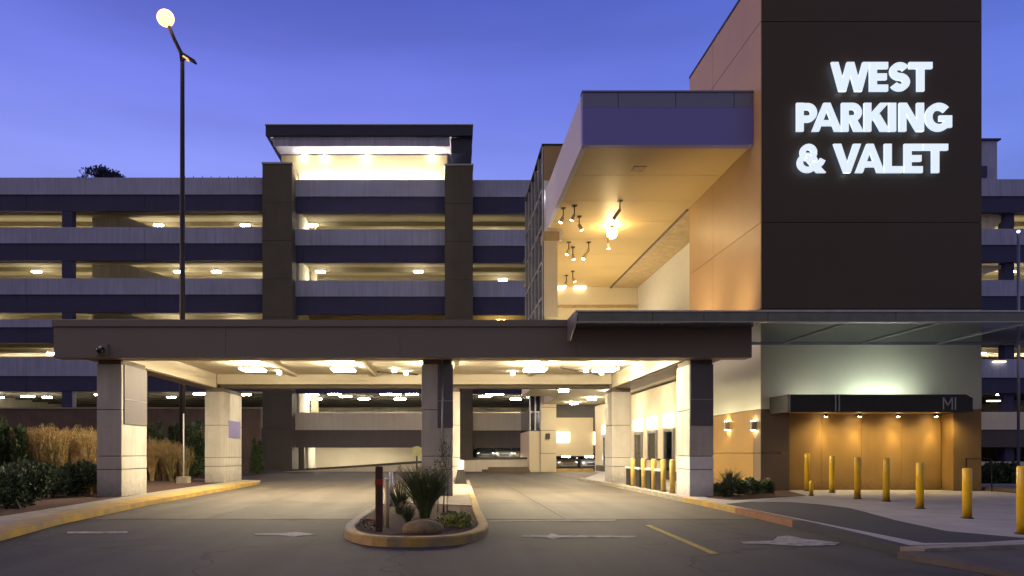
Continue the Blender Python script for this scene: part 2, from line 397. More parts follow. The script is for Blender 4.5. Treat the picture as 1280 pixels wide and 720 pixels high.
# decks
for li, (lt, ld, db) in enumerate(levels):
    zb = Z(db, GD); zs = zb + .75
    m = MB()
    m.box(-46, 62, GD + .46, GD + 26, zs, zs + .3, M_gceil if li != 4 else M_pil)
    for k in range(9):
        y = GD + 2.2 + k * 2.9
        m.box(-46, 62, y, y + .55, zs - .42, zs - .003, M_gbeam if li != 4 else M_pil)
    m.build('deck_slab', gar)
m = MB(); m.box(-46, 62, GD + 26.1, GD + 26.4, 0, Z(243, GD), M_gint); m.build('back_wall', gar)
for x in (-45.9, 61.6):
    m = MB(); m.box(x, x + .3, GD + .5, GD + 26, 0, Z(243, GD), M_gint); m.build('end_wall', gar)
# interior columns behind the openings, dark piers
for px0, px1 in ((76, 89),):
    for k in range(3):
        x0 = X(px0, GD) - k * 17.5; 
        if x0 < -46: continue
        m = MB(); m.box(x0, x0 + .88, GD + .16, GD + .8, 0, Z(250, GD), M_navy); m.build('pier', gar)
for px in (1262, 1330):
    m = MB(); m.box(X(px, GD), X(px, GD) + .8, GD + .5, GD + 1.2, 0, Z(250, GD), M_navy); m.build('pier', gar)
# cream cross walls and sloping ramps seen in the openings
for li, (px, dx, rise) in enumerate([(92, 9.0, -1.6), (92, 11.0, -3.0), (92, 8.0, -2.0)]):
    lt, ld, db = levels[li]; nlt = levels[li + 1][0]
    z1 = Z(db, GD) + .5; z0 = Z(nlt, GD) - .4
    x0 = X(px, GD)
    m = MB()
    m.prism([(x0, z0 - 1.2), (x0 + 3.2 + dx * .5, z0 - 1.2), (x0 + dx, z0), (x0 + 3, z1), (x0, z1)], GD + 3.0, GD + 3.3, M_gint, 'y')
    m.build('ramp_wall', gar)
for li, (lt, ld, db) in enumerate(levels[:5]):
    z1 = Z(db, GD) + .5; z0 = Z(levels[li + 1][0], GD) - .6
    m = MB(); m.box(X(366, GD), X(372, GD), GD + .6, GD + 5, z0, z1, M_gint); m.box(X(374, GD), X(382, GD), GD + 5, GD + 5.7, z0, z1, M_gbeam); m.build('interior_column', gar)
# parapet wall behind every opening: low white upstand seen far inside
for li, (lt, ld, db) in enumerate(levels[:5]):
    z1 = Z(db, GD)
    m = MB(); m.box(-46, 62, GD + 11, GD + 11.25, Z(levels[li + 1][0], GD) - .3, Z(levels[li + 1][0], GD) + (1.0 if li != 4 else .5), M_gint if li != 4 else M_gbeam); m.build('inner_barrier', gar)
# ceiling lamps
def glamp(x, y, z, E, w=.75):
    m = MB(); m.box(x - w / 2, x + w / 2, y - .14, y + .14, z - .14, z - .04, E); m.box(x - w / 2 - .03, x + w / 2 + .03, y - .17, y + .17, z - .04, z, M_white)
    return m.build('ceiling_light', gar)
rl = random.Random(3)
for li, (lt, ld, db) in enumerate(levels[:5]):
    zc = Z(db, GD) + .12
    for px in ((-30, 30, 128, 205, 300, 395, 497, 620, 1248) if li % 2 == 0 else (40, 122, 225, 268, 318, 408, 518, 632, 1256)):
        E = E_garY if 340 < px < 660 and li in (2,) else E_gar
        glamp(X(px + rl.uniform(-8, 8), GD + 3.9), GD + 3.9 + rl.choice((0, 0, 2.9)), zc, E)
zc = Z(489, GD) + .3
for px, Dd in ((395, 10), (418, 4.2), (432, 7), (455, 10), (483, 4.2), (515, 4.2), (500, 10), (606, 7), (622, 4.2), (645, 10), (-20, 4), (130, 4), (35, 7), (250, 4)):
    glamp(X(px, GD + Dd), GD + Dd, zc - .1, E_gar, 1.1)
zc = Z(557, GD) + .05
for px in (441, 482, 400, 610, 645):
    glamp(X(px, GD + 1.4), GD + 1.4, zc, E_gar, .9)
for li, (lt, ld, db) in enumerate(levels[:4]):  # hidden glowing rows added to brighten the deck openings
    for x0, x1 in ((-45, X(330, GD)), (X(366, GD), X(556, GD)), (X(592, GD), X(655, GD)), (X(1200, GD), 60)):
        zc = Z(db, GD) + .75 - .12
        m = MB(); m.box(x0, x1, GD + 8.9, GD + 9.05, zc - .06, zc, E_rowY if (li == 2 and 0) else E_row); m.build('fill_row', gar)
# lower cream wall and ground slab inside
m = MB(); m.box(X(378, 62), X(562, 62), 63.0, 63.3, 0, Z(540, 62), M_cream); m.build('ramp_back_wall', gar)
m = MB(); m.box(X(372, 59), X(380, 59), 59, 59.6, 0, Z(545, 59), M_pil); m.box(X(384, 60), X(392, 60), 60.5, 61.0, 0, Z(545, 59), M_gint); m.build('interior_column', gar)
m = MB(); m.box(X(590, GD), 62, GD + .5, GD + 26, 0.0, .7, M_drive); m.build('ground_deck', gar)
m = MB(); m.box(X(591, GD), 62.0, GD, GD + .3, 0, Z(577, GD), M_span_lit); m.build('base_wall', gar)
# pilasters with joints
for px0, px1, top in ((328, 365, 205), (556, 591, 207)):
    D = GD - 1.5; x0, x1 = X(px0, D), X(px1, D); zt = Z(top, D)
    m = MB(); m.box(x0 + .05, x1 - .05, D + .05, D + 2.6, 0, zt - .05, M_colgap)
    n = 8; h = zt / n
    for k in range(n): m.box(x0, x1, D, D + 2.65, k * h + .02, (k + 1) * h - .02, M_pil)
    m.box(x0 - .06, x1 + .06, D - .06, D + 2.7, zt, zt + .14, M_alum)
    m.build('pilaster', gar)
# rooftop pavilion
pav = MB()
D1 = 57.6; zr = Z(169, 55.5); 
pav.box(X(346, D1), X(559, D1), D1 + 1.6, D1 + 1.9, Z(230, D1), zr - .02, M_cream)
pav.box(X(346, D1), X(346, D1) + .3, D1 + 1.9, 63, Z(226, D1), zr - .02, M_cream)
pav.box(X(559, D1) - .3, X(559, D1), D1 + 1.9, 63, Z(226, D1), zr - .02, M_cream)
pv = pav.build('rooftop_pavilion_wall', gar)
m = MB(); xa, xb = X(332, 55.5), X(591, 55.5)
m.box(xa, xb, 55.5, 55.75, zr - .02, Z(157, 55.5), M_navyroof)
m.box(xa, xa + .25, 55.75, 62.5, zr - .02, Z(157.5, 55.5), M_navyroof)
m.box(xb - .25, xb, 55.75, 62.5, zr - .02, Z(157.5, 55.5), M_navyroof)
m.box(xa + .25, xb - .25, 55.75, 62.4, zr + .12, Z(158, 55.5), M_span)
m.box(xb - 1.75, xb - .05, 55.9, 58.0, Z(190, 55.7), zr - .03, M_navyroof)
m.box(xa - .04, xb + .04, 55.4, 62.6, Z(157, 55.5), Z(157, 55.5) + .08, M_alum)
m.build('rooftop_pavilion_roof', gar)
for px in (402, 455, 540, 375):
    m = MB(); m.box(X(px, 57.6) - .1, X(px, 57.6) + .1, 58.9, 59.0, zr - .32, zr - .16, E_pav); m.build('pavilion_light', gar)
m = MB(); m.box(X(350, 58.5), X(557, 58.5), 58.45, 58.6, Z(229, 58.0), Z(229, 58.0) + .08, emis('pavilion_fill', (1, .84, .56), 170)); m.build('pavilion_fill_strip', gar)  # hidden strip added behind the parapet to brighten the pavilion wall
m = MB(); m.box(X(342, 55.9), X(562, 55.9), 55.85, 56.0, Z(183, 55.9), zr + .1, M_span); m.build('pavilion_valance', gar)
# thin rail and aerials on the parapet
m = MB()
for k in range(26):
    x = X(235 + k * 3.6, GD + 1); m.box(x, x + .05, GD + .2, GD + .25, Z(222, GD), Z(222, GD) + .10 + .10 * (k % 3 == 0), M_dark)
m.build('parapet_spikes', gar)
# block on the right roof
m = MB(); m.box(X(1215, GD), X(1270, GD), GD + 2, GD + 10, Z(243, GD), Z(176, GD + 2), M_span); m.box(X(1212, GD), X(1273, GD), GD + 1.8, GD + 10.2, Z(176, GD + 2), Z(174, GD + 2), M_navy)
m.box(X(1244, GD), X(1256, GD), GD + 1.9, GD + 2.05, Z(222, GD + 2), Z(208, GD + 2), M_navy); m.build('stair_head', gar)
# lit sloping soffits on the right decks
m = MB(); m.prism([(X(1226, GD), Z(292, GD)), (X(1243, GD), Z(290, GD)), (X(1272, GD), Z(264, GD)), (X(1226, GD), Z(264, GD))], GD + .9, GD + 1.1, M_gint, 'y'); m.build('sloping_deck', gar)
m = MB(); m.prism([(X(1226, GD), Z(343, GD)), (X(1240, GD), Z(340, GD)), (X(1276, GD), Z(328, GD)), (X(1226, GD), Z(328, GD))], GD + .9, GD + 1.1, M_gint, 'y')
m.build('sloping_deck', gar)
for px, py in ((1250, 451), (1243, 500)):
    glamp(X(px, GD - .2), GD - .1, Z(py, GD), E_panel, 1.0)

# ramp in front of the centre bay
b = MB(); zr_ = lambda px: max(.02, (px - 350) / (660 - 350) * 1.22)
D = 52
p = [(X(350, D), 0), (X(662, D), 0), (X(662, D), .95), (X(600, D), .93), (X(520, D), .62), (X(430, D), .27), (X(350, D), .03)]
b.prism(p, D, 57.7, M_span_lit, 'y')
pt = [(X(350, D), .0), (X(430, D), .271), (X(520, D), .621), (X(600, D), .93), (X(662, D), .951), (X(662, D), 1.10), (X(600, D), 1.09), (X(520, D), .80), (X(430, D), .42), (X(350, D), .12)]
b.prism(pt, D - .05, D + .2, M_pil, 'y')
struct(b, 'garage_ramp')
b = MB(); b.box(X(604, 50), X(662, 50), 49.6, 51.9, 0, .18, M_tanb); b.box(X(612, 50), X(662, 50), 50.2, 51.9, .18, .36, M_tanb); struct(b, 'ramp_steps')

# garden wall on the left
b = MB(); b.box(-34, X(325, 46.5), 46.5, 46.9, 0, Z(511, 46.5), M_brownw); b.box(-34.05, X(325, 46.5) + .05, 46.42, 46.98, Z(511, 46.5), Z(509.4, 46.5), M_kerb)
tag(b.build('garden_wall'), 'long brown wall with a pale coping behind the golden reeds', 'wall')

# ================================================================ car
def make_car(name, label, loc, paint, group):
    t = thing(name, label, 'car', loc, group)
    lx, ly, lz = loc
    # stations along y (front at -y): (y, belt half width, z bottom, z belt)
    st = [(-2.2, .62, .42, .62), (-2.1, .80, .28, .72), (-1.6, .88, .22, .82), (-.9, .90, .22, .92), (0, .91, .22, .95), (1.0, .91, .22, .97), (1.7, .88, .25, .98), (2.1, .80, .35, .95), (2.2, .70, .45, .85)]
    def loft(secs, m, name, par=t):
        b = MB(); k = b.mi(m); rs = []
        for pts in secs: rs.append([b.bm.verts.new((lx + x, ly + y, lz + z)) for x, y, z in pts])
        n = len(rs[0])
        for a, c in zip(rs, rs[1:]):
            for i in range(n):
                f = b.bm.faces.new((a[i], a[(i + 1) % n], c[(i + 1) % n], c[i])); f.smooth = True; f.material_index = k
        b.bm.faces.new(rs[0][::-1]).material_index = k; b.bm.faces.new(rs[-1]).material_index = k
        return b.build(name, par)
    secs = []
    for y, w, z0, z1 in st:
        secs.append([(-w * .9, y, z0), (-w, y, z0 + .12), (-w, y, (z0 + z1) / 2), (-w * .96, y, z1 - .06), (-w * .86, y, z1), (w * .86, y, z1), (w * .96, y, z1 - .06), (w, y, (z0 + z1) / 2), (w, y, z0 + .12), (w * .9, y, z0)])
    loft(secs, paint, 'body')
    cab = [(-1.15, .74, .90, .94), (-.35, .66, .92, 1.40), (.2, .64, .94, 1.46), (1.1, .63, .94, 1.42), (1.9, .70, .94, .99)]
    secs = [[(-.80, y, z0), (-w, y, z1 - .05), (-w * .88, y, z1), (w * .88, y, z1), (w, y, z1 - .05), (.80, y, z0)] for y, w, z0, z1 in cab]
    loft(secs, M_carglass, 'windows')
    b = MB(); b.box(lx - .56, lx + .56, ly - .3, ly + 1.15, lz + 1.42, lz + 1.485, paint, .02); b.build('roof', t)
    b = MB(); b.box(lx - .42, lx + .42, ly - 2.23, ly - 2.12, lz + .46, lz + .62, M_blk, .02); b.build('grille', t)
    b = MB(); b.box(lx - .82, lx + .82, ly - 2.19, ly - 2.05, lz + .28, lz + .42, M_dark, .03); b.build('bumper', t)
    for s in (-1, 1):
        b = MB(); b.ball((lx + s * .64, ly - 2.08, lz + .66), .12, E_head, (1.5, .6, .75)); b.build('headlight', t)
        b = MB(); b.box(lx + s * .98 - .08, lx + s * .98 + .08, ly - .85, ly - .7, lz + .95, lz + 1.07, paint, .02); b.build('mirror', t)
        for y in (-1.35, 1.35):
            b = MB(); b.tube([(lx + s * .70, ly + y, lz + .33), (lx + s * .92, ly + y, lz + .33)], .33, M_rubber, 20); w = b.build('wheel', t)
            b = MB(); b.tube([(lx + s * .925, ly + y, lz + .33), (lx + s * .93, ly + y, lz + .33)], .19, M_alum, 16)
            r = b.build('rim'); r.parent = w
    return t
P_dark = mat('car_paint_charcoal', (.03, .03, .035), .25, metal=.4, bump=0, coat=.6)
P_silver = mat('car_paint_silver', (.35, .36, .38), .3, metal=.6, bump=0, coat=.6)
P_brown = mat('car_paint_bronze', (.16, .12, .07), .3, metal=.5, bump=0, coat=.6)
make_car('parked_car', 'charcoal car facing out of the ground deck, left of its two neighbours', (X(607, 61.5), 63, .7), P_dark, 'cars parked on the ground deck')
make_car('parked_car', 'silver car facing out of the ground deck between two darker cars', (X(630, 61.5), 63.2, .7), P_silver, 'cars parked on the ground deck')
make_car('parked_car', 'bronze car on the ground deck beside the pale corner of the annex', (X(652, 61.5), 63.2, .7), P_brown, 'cars parked on the ground deck')
make_car('parked_car', 'bronze car in the lit low opening beside the annex column', (X(706, 56), 58.2 - 1.5, .0), P_brown, 'cars under the annex')
make_car('parked_car', 'silver car in the lit low opening nearer the white canopy column', (X(735, 56), 58.0 - 1.5, .0), P_silver, 'cars under the annex')

# ================================================================ annex under the canopy (ground storey)
D = 51.0
ann = thing('annex_building', 'cream annex with corner column, dark glass bay and two lit wall panels', 'building', (X(690, D), D, 0))
m = MB()
zz = [0, 1.4, 3.1, 4.8, Z(470, D)]
m.box(X(676, D), X(693, D), D - .45, D + .5, 0, zz[-1], M_colgap)
for a, c in zip(zz, zz[1:]): m.box(X(675, D), X(694, D), D - .5, D + .55, a + .02, c - .02, M_cream)
m.build('column', ann)
m = MB(); m.box(X(681, D), X(686, D), D - .62, D - .5, Z(549, D), Z(542, D), M_blk); m.build('call_box', ann)
m = MB(); m.box(X(694, D), 10.8, D + .1, D + .4, Z(570, D), Z(522, D), M_cream); m.build('spandrel', ann)
m = MB(); m.box(X(694, D), 10.8, D + .1, D + .4, Z(500, D), Z(466, D), M_gceil)
m.box(X(694, D), 10.8, D + .4, D + 7, Z(500, D) + .1, Z(500, D) + .35, M_gbeam); m.build('upper_wall', ann)
m = MB(); m.box(X(694, D), 14.8, D + 6.4, D + 6.6, 0, Z(498, D), M_pil); m.build('back_wall', ann)
m = MB(); m.box(X(694, D), 10.8, D + .4, D + 6.4, Z(570, D) + .05, Z(570, D) + .3, M_gceil); m.build('deck_slab', ann)
m = MB(); m.box(X(694, D), 10.8, D + .02, D + .35, 0, .25, M_kyel, .02); m.build('yellow_kerb', ann)
for k, (px, dy) in enumerate(((714, 1.5), (704, 3), (745, 3))):
    m = MB(); m.box(X(px, D + dy) - .35, X(px, D + dy) + .35, D + dy - .12, D + dy + .12, Z(500, D) + .0, Z(500, D) + .1, E_gar); m.build('ceiling_light', ann)
for px in (712, 742):
    m = MB(); m.box(X(px, D) - .3, X(px, D) + .3, D + 1.5, D + 1.7, Z(571, D) - .05, Z(571, D) + .05, E_gar); m.build('ceiling_light', ann)
for px0, px1, y0, y1 in ((696, 712, 540, 553), (742, 759, 540, 556)):
    m = MB(); m.box(X(px0, D), X(px1, D), D - .05, D + .1, Z(y1, D), Z(y0, D), E_panel, .02)
    f = m.build('lit_wall_panel', ann)
m = MB(); m.box(X(662, D), X(679, D), D - .3, D + 6, Z(538, D), Z(466, D), M_cwall)
for k in range(3): x = X(661 + k * 6.5, D); m.box(x, x + .09, D - .42, D - .28, Z(538, D), Z(466, D), M_mull)
m.box(X(661, D), X(680, D), D - .4, D - .28, Z(516, D), Z(514.6, D), M_mull)
m.build('glass_bay', ann)
m = MB(); m.box(X(661, D), X(675, D), D - .3, D + 6, 0, Z(539, D), M_cream); m.build('base_wall', ann)

# lobby wall on the right of the drive
lob = thing('valet_lobby', 'brightly lit valet lobby wall with glass doors and light strips', 'building', (10.9, 38, .13))
m = MB(); m.box(10.9, 11.2, 31.15, 50.9, 0, 4.9, M_cream); m.build('wall', lob)
m = MB(); m.box(10.86, 10.9, 31.2, 50.5, .13, .55, M_blk); m.build('base_panel', lob)
for k in range(6):
    y = 33 + k * 2.7
    m = MB(); m.box(10.80, 10.90, y - .07, y + .07, .56, 2.65, M_alum); m.box(10.80, 10.90, y + 1.3, y + 1.44, .56, 2.65, M_alum); m.box(10.80, 10.90, y + .07, y + 1.3, 2.5, 2.65, M_alum)
    f = m.build('door_frame', lob)
    m = MB(); m.box(10.84, 10.87, y + .08, y + 1.29, .56, 2.49, M_carglass if k % 3 == 1 else G_door); m.build('door_glass', lob)
    m = MB(); m.box(10.66, 10.84, y + .2, y + .34, 2.75, 3.35, emis('strip_light', (1, .86, .58), 14)); m.build('light_strip', lob); m = MB(); m.box(10.66, 10.84, y + .9, y + 1.04, 2.75, 3.35, MATS['strip_light']); m.build('light_strip', lob)
m = MB()
m.box(4.6, 11.25, 31.6, 43.0, 5.02, 5.55, M_gceil); m.box(7.0, 11.25, 43.02, 50.4, 5.02, 5.55, M_gceil)
m.build('soffit', lob)
for x, y in ((9.2, 34), (9.3, 39), (9.2, 44), (6.4, 38), (8.8, 48)):
    m = MB(); m.tube([(x, y, 4.86), (x, y, 5.015)], .26, E_can, 20); m.build('downlight', lob)

# ================================================================ columns of the entrance canopy
DC = 21.0; DB = 30.6
can = thing('entrance_canopy', 'low drive-through canopy with taupe fascia, lit soffit and precast columns', 'canopy', (X(500, DC), DC, 0))
zs0 = Z(447, 20.4)
def column(x0, x1, y0, depth, joints, panel=None, zt=None, low=None):
    zt = zt or zs0 + .05
    m = MB(); m.box(x0 + .03, x1 - .03, y0 + .03, y0 + depth - .03, 0, zt, M_colgap)
    js = [0] + joints + [zt - .16]
    for a, c in zip(js, js[1:]): m.box(x0, x1, y0, y0 + depth, a + .011, c - .011, (low if low and c < 2.3 else M_col), .012)
    o = m.build('column', can)
    if panel:
        face, a, c, zb = panel
        m = MB()
        if face == 'front': m.box(a, c, y0 - .035, y0 - .003, zb, zt - .17, M_colpan, .004)
        else: m.box(x1 + .003, x1 + .035, a, c, zb, zt - .17, M_colpan, .004)
        p = m.build('metal_panel'); p.parent = o
        m = MB()
        zmid = zb + (zt - .17 - zb) * .42
        if face == 'front': m.box(a, c, y0 - .041, y0 - .036, zmid, zmid + .02, M_alum)
        else: m.box(x1 + .036, x1 + .041, a, c, zmid, zmid + .02, M_alum)
        p = m.build('panel_trim'); p.parent = o
    return o
J = [.96, 1.37, 2.8]
x1 = X(152, DC); column(X(121, DC), x1, DC, 1.75, J, ('side', DC + .12, DC + 1.7, Z(530, DC)))
column(X(527, DC), X(566, DC), DC, 1.2, J, ('front', X(547, DC), X(566, DC) + .01, Z(535, DC)))
column(X(862, DC), X(892, DC), DC, 1.2, J, ('front', X(863, DC), X(891, DC), Z(532, DC)), low=M_white)  # lower blocks whitened, painting in the bright light on this column
J2 = [.85, 1.25, 2.7]
cback = column(X(256, DB), X(280, DB), DB, 2.6, J2)
column(X(545, DB), X(575, DB), DB, 1.5, J2)
column(X(765, DB), X(789, DB), DB, 1.4, J2)
m = MB(); m.box(X(280, DB) + .004, X(280, DB) + .03, DB + .6, DB + 2.3, 2.15, 2.95, M_sign, .004); tag(m.build('wall_sign'), 'plain lavender rectangular sign on the left rear canopy column', 'sign')
m = MB(); m.tube([(X(553, DC), DC - .05, .2), (X(553, DC), DC - .05, zs0)], .035, M_alum, 10); m.build('downpipe', can)
# fascia ring
zt = Z(400, 20.4); xL, xR = X(67, 20.4), X(940, 20.4)
m = MB()
for a, c in ((xL, X(282, 20.4)), (X(282, 20.4), X(500, 20.4)), (X(500, 20.4), X(720, 20.4)), (X(720, 20.4), xR)):
    m.box(a + .003, c - .003, 20.4, 20.9, zs0, Z(409, 20.4), M_fascia, .006)
m.build('fascia', can)
m = MB(); m.box(xL - .03, xR + .03, 20.34, 20.95, Z(408.6, 20.4), zt, M_fascia, .01); m.build('fascia_cap', can)
zb2 = Z(480, 30.6)
m = MB()
m.box(-11.2, -10.5, 20.91, 31.6, zs0 + .03, zt - .05, M_fascia)            # left beam
m.box(-10.49, -10.40, 20.91, 30.55, zs0 + .06, 5.05, M_ceil)              # lit inner lining
m.build('side_beam', can)
m = MB()
m.box(X(855, DC) + .2, X(892, DC) + .3, 20.91, 31.6, zs0 + .03, zt - .05, M_fascia)
m.box(X(855, DC) + .08, X(855, DC) + .19, 20.91, 30.55, zs0 + .06, 5.05, M_ceil)
m.build('side_beam', can)
m = MB()
m.box(-10.39, X(855, DC) + .07, 31.0, 31.5, zb2 - .15, zt - .06, M_pil)
m.box(-10.39, X(855, DC) + .07, 30.6, 30.98, zb2, 5.0, M_ceil)
m.build('back_beam', can)
m = MB(); m.box(-10.39, X(855, DC) + .07, 20.92, 21.3, zs0 + .02, 5.05, M_ceil); m.build('front_lining', can)
m = MB()
zcl = Z(468, 30.6)
xx = [-10.38, -6.9, -3.4, .1, 3.6, X(855, DC) + .06]; yy = [21.31, 24.4, 27.5, 30.58]
for a, c in zip(xx, xx[1:]):
    for e, f in zip(yy, yy[1:]): m.box(a + .012, c - .012, e + .012, f - .012, zcl, zcl + .05, M_ceil)
for x in xx[1:-1]: m.box(x - .12, x + .12, 21.31, 30.58, zcl - .10, zcl - .003, M_ceil)
m.box(-10.38, xx[-1], 21.31, 30.58, zcl + .06, zcl + .1, M_colgap)
m.build('soffit', can)
m = MB(); m.box(-11.1, xR - .1, 20.96, 31.5, zt - .12, zt - .06, M_roofg); m.build('roof', can)
for x in (X(318, 26.8), X(430, 26.8), X(545, 26.8), X(668, 26.8), 6.1):
    for y in (26.6, 23.0):
        m = MB(); m.box(x - .42, x + .42, y - .42, y + .42, zcl - .30, zcl - .24, E_can, .01); m.box(x - .05, x + .05, y - .05, y + .05, zcl - .24, zcl - .003, M_white); m.build('ceiling_light', can)
for x, y in ((X(340, 28), 29.2), (X(492, 28), 28.4), (X(505, 28), 29.3), (X(645, 28), 29.4), (X(735, 28), 28.4), (X(760, 28), 29.2)):
    m = MB(); m.tube([(x, y, zcl - .16), (x, y, zcl - .003)], .09, E_canS, 14); m.build('spot_light', can)
m = MB(); m.box(-9, 6.5, 31.51, 31.6, 4.75, 4.83, emis('rear_fill', (1, .84, .56), 110)); m.build('rear_fill_strip', can)  # added strip that brightens the garage front behind the canopy
# pipes under the soffit
m = MB()
m.tube([(X(520, 28), 29.6, zcl - .12), (X(470, 28), 28.4, zcl - .14)], .03, M_pole, 8)
m.tube([(X(700, 27), 27, zcl - .14), (X(770, 27), 29.8, zcl - .12)], .03, M_pole, 8)
m.build('pipe', can)
# security camera
sc = thing('security_camera', 'small dark dome camera on the left end of the canopy fascia', 'camera', (X(127, 20.3), 20.3, Z(437, 20.3)))
cx_, cz_ = X(127, 20.3), Z(437, 20.3)
m = MB(); m.box(cx_ - .17, cx_ + .17, 20.30, 20.395, cz_ - .17, cz_ + .17, M_fascia, .02); m.build('bracket', sc)
m = MB(); m.ball((cx_, 20.22, cz_ - .02), .12, M_carglass); m.build('dome', sc)
m = MB(); m.tube([(cx_ - .05, 20.2, cz_ + .03), (cx_ + .1, 20.05, cz_ + .05)], .03, M_white, 10); m.build('lens_tube', sc)

# ================================================================ glass canopy
gc = thing('glass_canopy', 'thin steel and glass canopy running in front of the tower base', 'canopy', (13, 19.2, 5.4))
DG = 19.0
za, zb = Z(388, DG), Z(403, DG)
xg0, xg1 = X(722, DG), 22.0
m = MB()
edges = [xg0, X(816, DG), X(880, DG), X(960, DG), X(1120, DG), xg1]
for a, c in zip(edges, edges[1:]): m.box(a + .008, c - .008, DG, DG + .10, zb + .03, za - .05, M_alum if 0 else mat('canopy_edge_grey', (.16, .17, .17), .35, metal=.6, bump=0), .004)
m.box(xg0 - .02, xg1, DG - .03, DG + .16, za - .05, za, M_mull, .006)
m.box(xg0 - .02, xg1, DG - .02, DG + .14, zb, zb + .03, M_alum)
m.build('front_edge', gc)
zg = zb + .10
x = xg0
while x < xg1 - .1:
    yend = 20.32 if x < xR + .05 else 23.93
    m = MB(); m.box(x, x + .035, DG + .14, yend, zb + .165, zb + .20, M_mull); m.build('rafter', gc); x += 2.7
m = MB()
m.box(xR + .1, xg1, 23.9, 23.97, zb + .15, zb + .2, M_alum)
m.build('wall_rail', gc)
m = MB(); m.box(xg0, xR + .04, DG + .12, 20.32, zb + .205, zb + .225, G_can); m.box(xR + .05, xg1, DG + .12, 23.94, zb + .205, zb + .225, G_can); m.build('glass_roof', gc)
m = MB(); m.prism([(DG - .02, zb + .0), (DG + .9, zb - .35), (DG + 1.3, zb - .35), (DG + 1.3, za), (DG - .02, za)], xg0 - .06, xg0 - .025, M_alum, 'x'); m.build('end_plate', gc)

# ================================================================ tower
DT = 24.0; tx0, tx1 = X(951, DT), X(1227, DT); ty1 = 31.1
tow = thing('sign_tower', 'tall dark brown panelled tower with a tan side and a lit sign', 'tower', (tx0, DT, .13))
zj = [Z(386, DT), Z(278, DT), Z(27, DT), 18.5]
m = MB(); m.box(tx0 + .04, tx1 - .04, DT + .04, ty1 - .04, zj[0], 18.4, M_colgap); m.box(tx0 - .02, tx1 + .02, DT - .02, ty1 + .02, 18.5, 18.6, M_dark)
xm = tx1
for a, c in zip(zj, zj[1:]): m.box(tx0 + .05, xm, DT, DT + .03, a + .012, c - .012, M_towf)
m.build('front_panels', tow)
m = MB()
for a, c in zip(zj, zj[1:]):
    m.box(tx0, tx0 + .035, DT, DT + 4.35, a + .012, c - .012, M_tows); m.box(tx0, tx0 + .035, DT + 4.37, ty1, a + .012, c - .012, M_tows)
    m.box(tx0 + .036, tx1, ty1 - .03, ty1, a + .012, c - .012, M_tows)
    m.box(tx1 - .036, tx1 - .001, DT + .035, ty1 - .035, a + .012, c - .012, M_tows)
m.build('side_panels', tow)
zw = Z(511.5, DT); zmid = Z(426, DT)
m = MB()
m.box(tx0, tx1, DT + .02, DT + .3, zmid + .015, zj[0] - .03, M_toww); m.box(tx0, tx1, DT, DT + .3, zw + .01, zmid - .015, M_toww)
m.box(tx0 + .001, tx0 + .3, DT + .3, ty1, zw + .01, zj[0] - .03, M_toww)
m.box(tx1 - .3, tx1 - .001, DT + .3, ty1, zw + .01, zj[0] - .03, M_toww)
m.box(tx0 + .3, tx1 - .3, DT + .3, DT + .34, zw, zj[0], M_colgap)
m.build('white_wall', tow)
m = MB()  # piers of the lower tan storey
zh = Z(566, DT)
for a, c in ((.0, 1.45), (1.47, zw - .01)):
    m.box(tx0 + .003, X(987, DT), DT + .01, DT + .58, a, c, M_tanb)  # tan pier out of the lamplight, its shade put into the brown
m.build('left_pier', tow)
m = MB()
for a, c in ((.0, 1.45), (1.47, zw - .01)):
    m.box(tx0, tx0 + .003 + .3, DT + .59, ty1, a, c, M_tan)
m.build('side_wall', tow)
m = MB()
m.box(X(1192, DT), tx1 - .003, DT + .01, DT + .58, 0, zw - .01, M_tan)
m.box(tx1 - .3, tx1 - .004, DT + .59, ty1, 0, zw - .01, M_tan)
m.build('right_pier', tow)
m = MB()
xa, xb = X(987, DT), X(1192, DT); npan = 4
for k in range(npan):
    m.box(xa + (xb - xa) * k / npan + .004, xa + (xb - xa) * (k + 1) / npan - .004, DT + .6, DT + .8, .0, zw - .01, M_tan)
m.build('recessed_wall', tow)
# panels reveal frame at the right corner
m = MB(); x0 = X(1197, DT) - .02; zz0, zz1 = Z(612, DT - .4), Z(573, DT - .4)
m.box(x0, x0 + .03, DT - .42, DT - .39, .13, zz1, M_dark); m.box(x0, tx1 + .05, DT - .42, DT - .39, zz1 - .03, zz1, M_dark); m.box(tx1 + .02, tx1 + .05, DT - .42, DT - .39, .13, zz1, M_dark); 
tag(m.build('handrail'), 'thin dark metal handrail frame at the right end of the tan wall', 'handrail')
# awning
aw = thing('entrance_awning', 'flat dark metal awning with gold soffit over the tan recess', 'awning', (X(1100, 22.7), 22.7, Z(515, 22.7)))
DA = 22.7; a0, a1 = X(985, DA), X(1216, DA); az1, az0 = Z(493, DA), Z(515, DA)
m = MB(); c45 = .12
m.prism([(a0, az0), (a1, az0), (a1, az1 - c45), (a1 - c45 * 1.8, az1), (a0, az1)], DA, DA + .08, M_dark, 'y')
for px in (986.5, 1044, 1048.5): m.box(X(px, DA) - .022, X(px, DA) + .022, DA - .03, DA - .001, az0 + .02, az1 - .02, M_alum)
m.build('fascia', aw)
m = MB(); m.box(a0, a0 + .08, DA + .081, DT + .0, az0, az1, M_dark); m.box(a1 - .08, a1, DA + .081, DT + .0, az0, az1 - c45, M_dark); m.box(a0 + .08, a1 - .08, DA + .081, DT - .005, az0 + .12, az0 + .16, M_dark); m.build('roof_deck', aw)
m = MB()
k = 0; x = a0 + .09
while x < a1 - .2:
    m.box(x, min(x + .29, a1 - .09), DA + .09, DT + .58 if X(990, DT) < x < X(1185, DT) else DT - .01, az0 + .04, az0 + .07, M_wood); x += .3
m.build('soffit', aw)
m = MB()  # emblem strokes
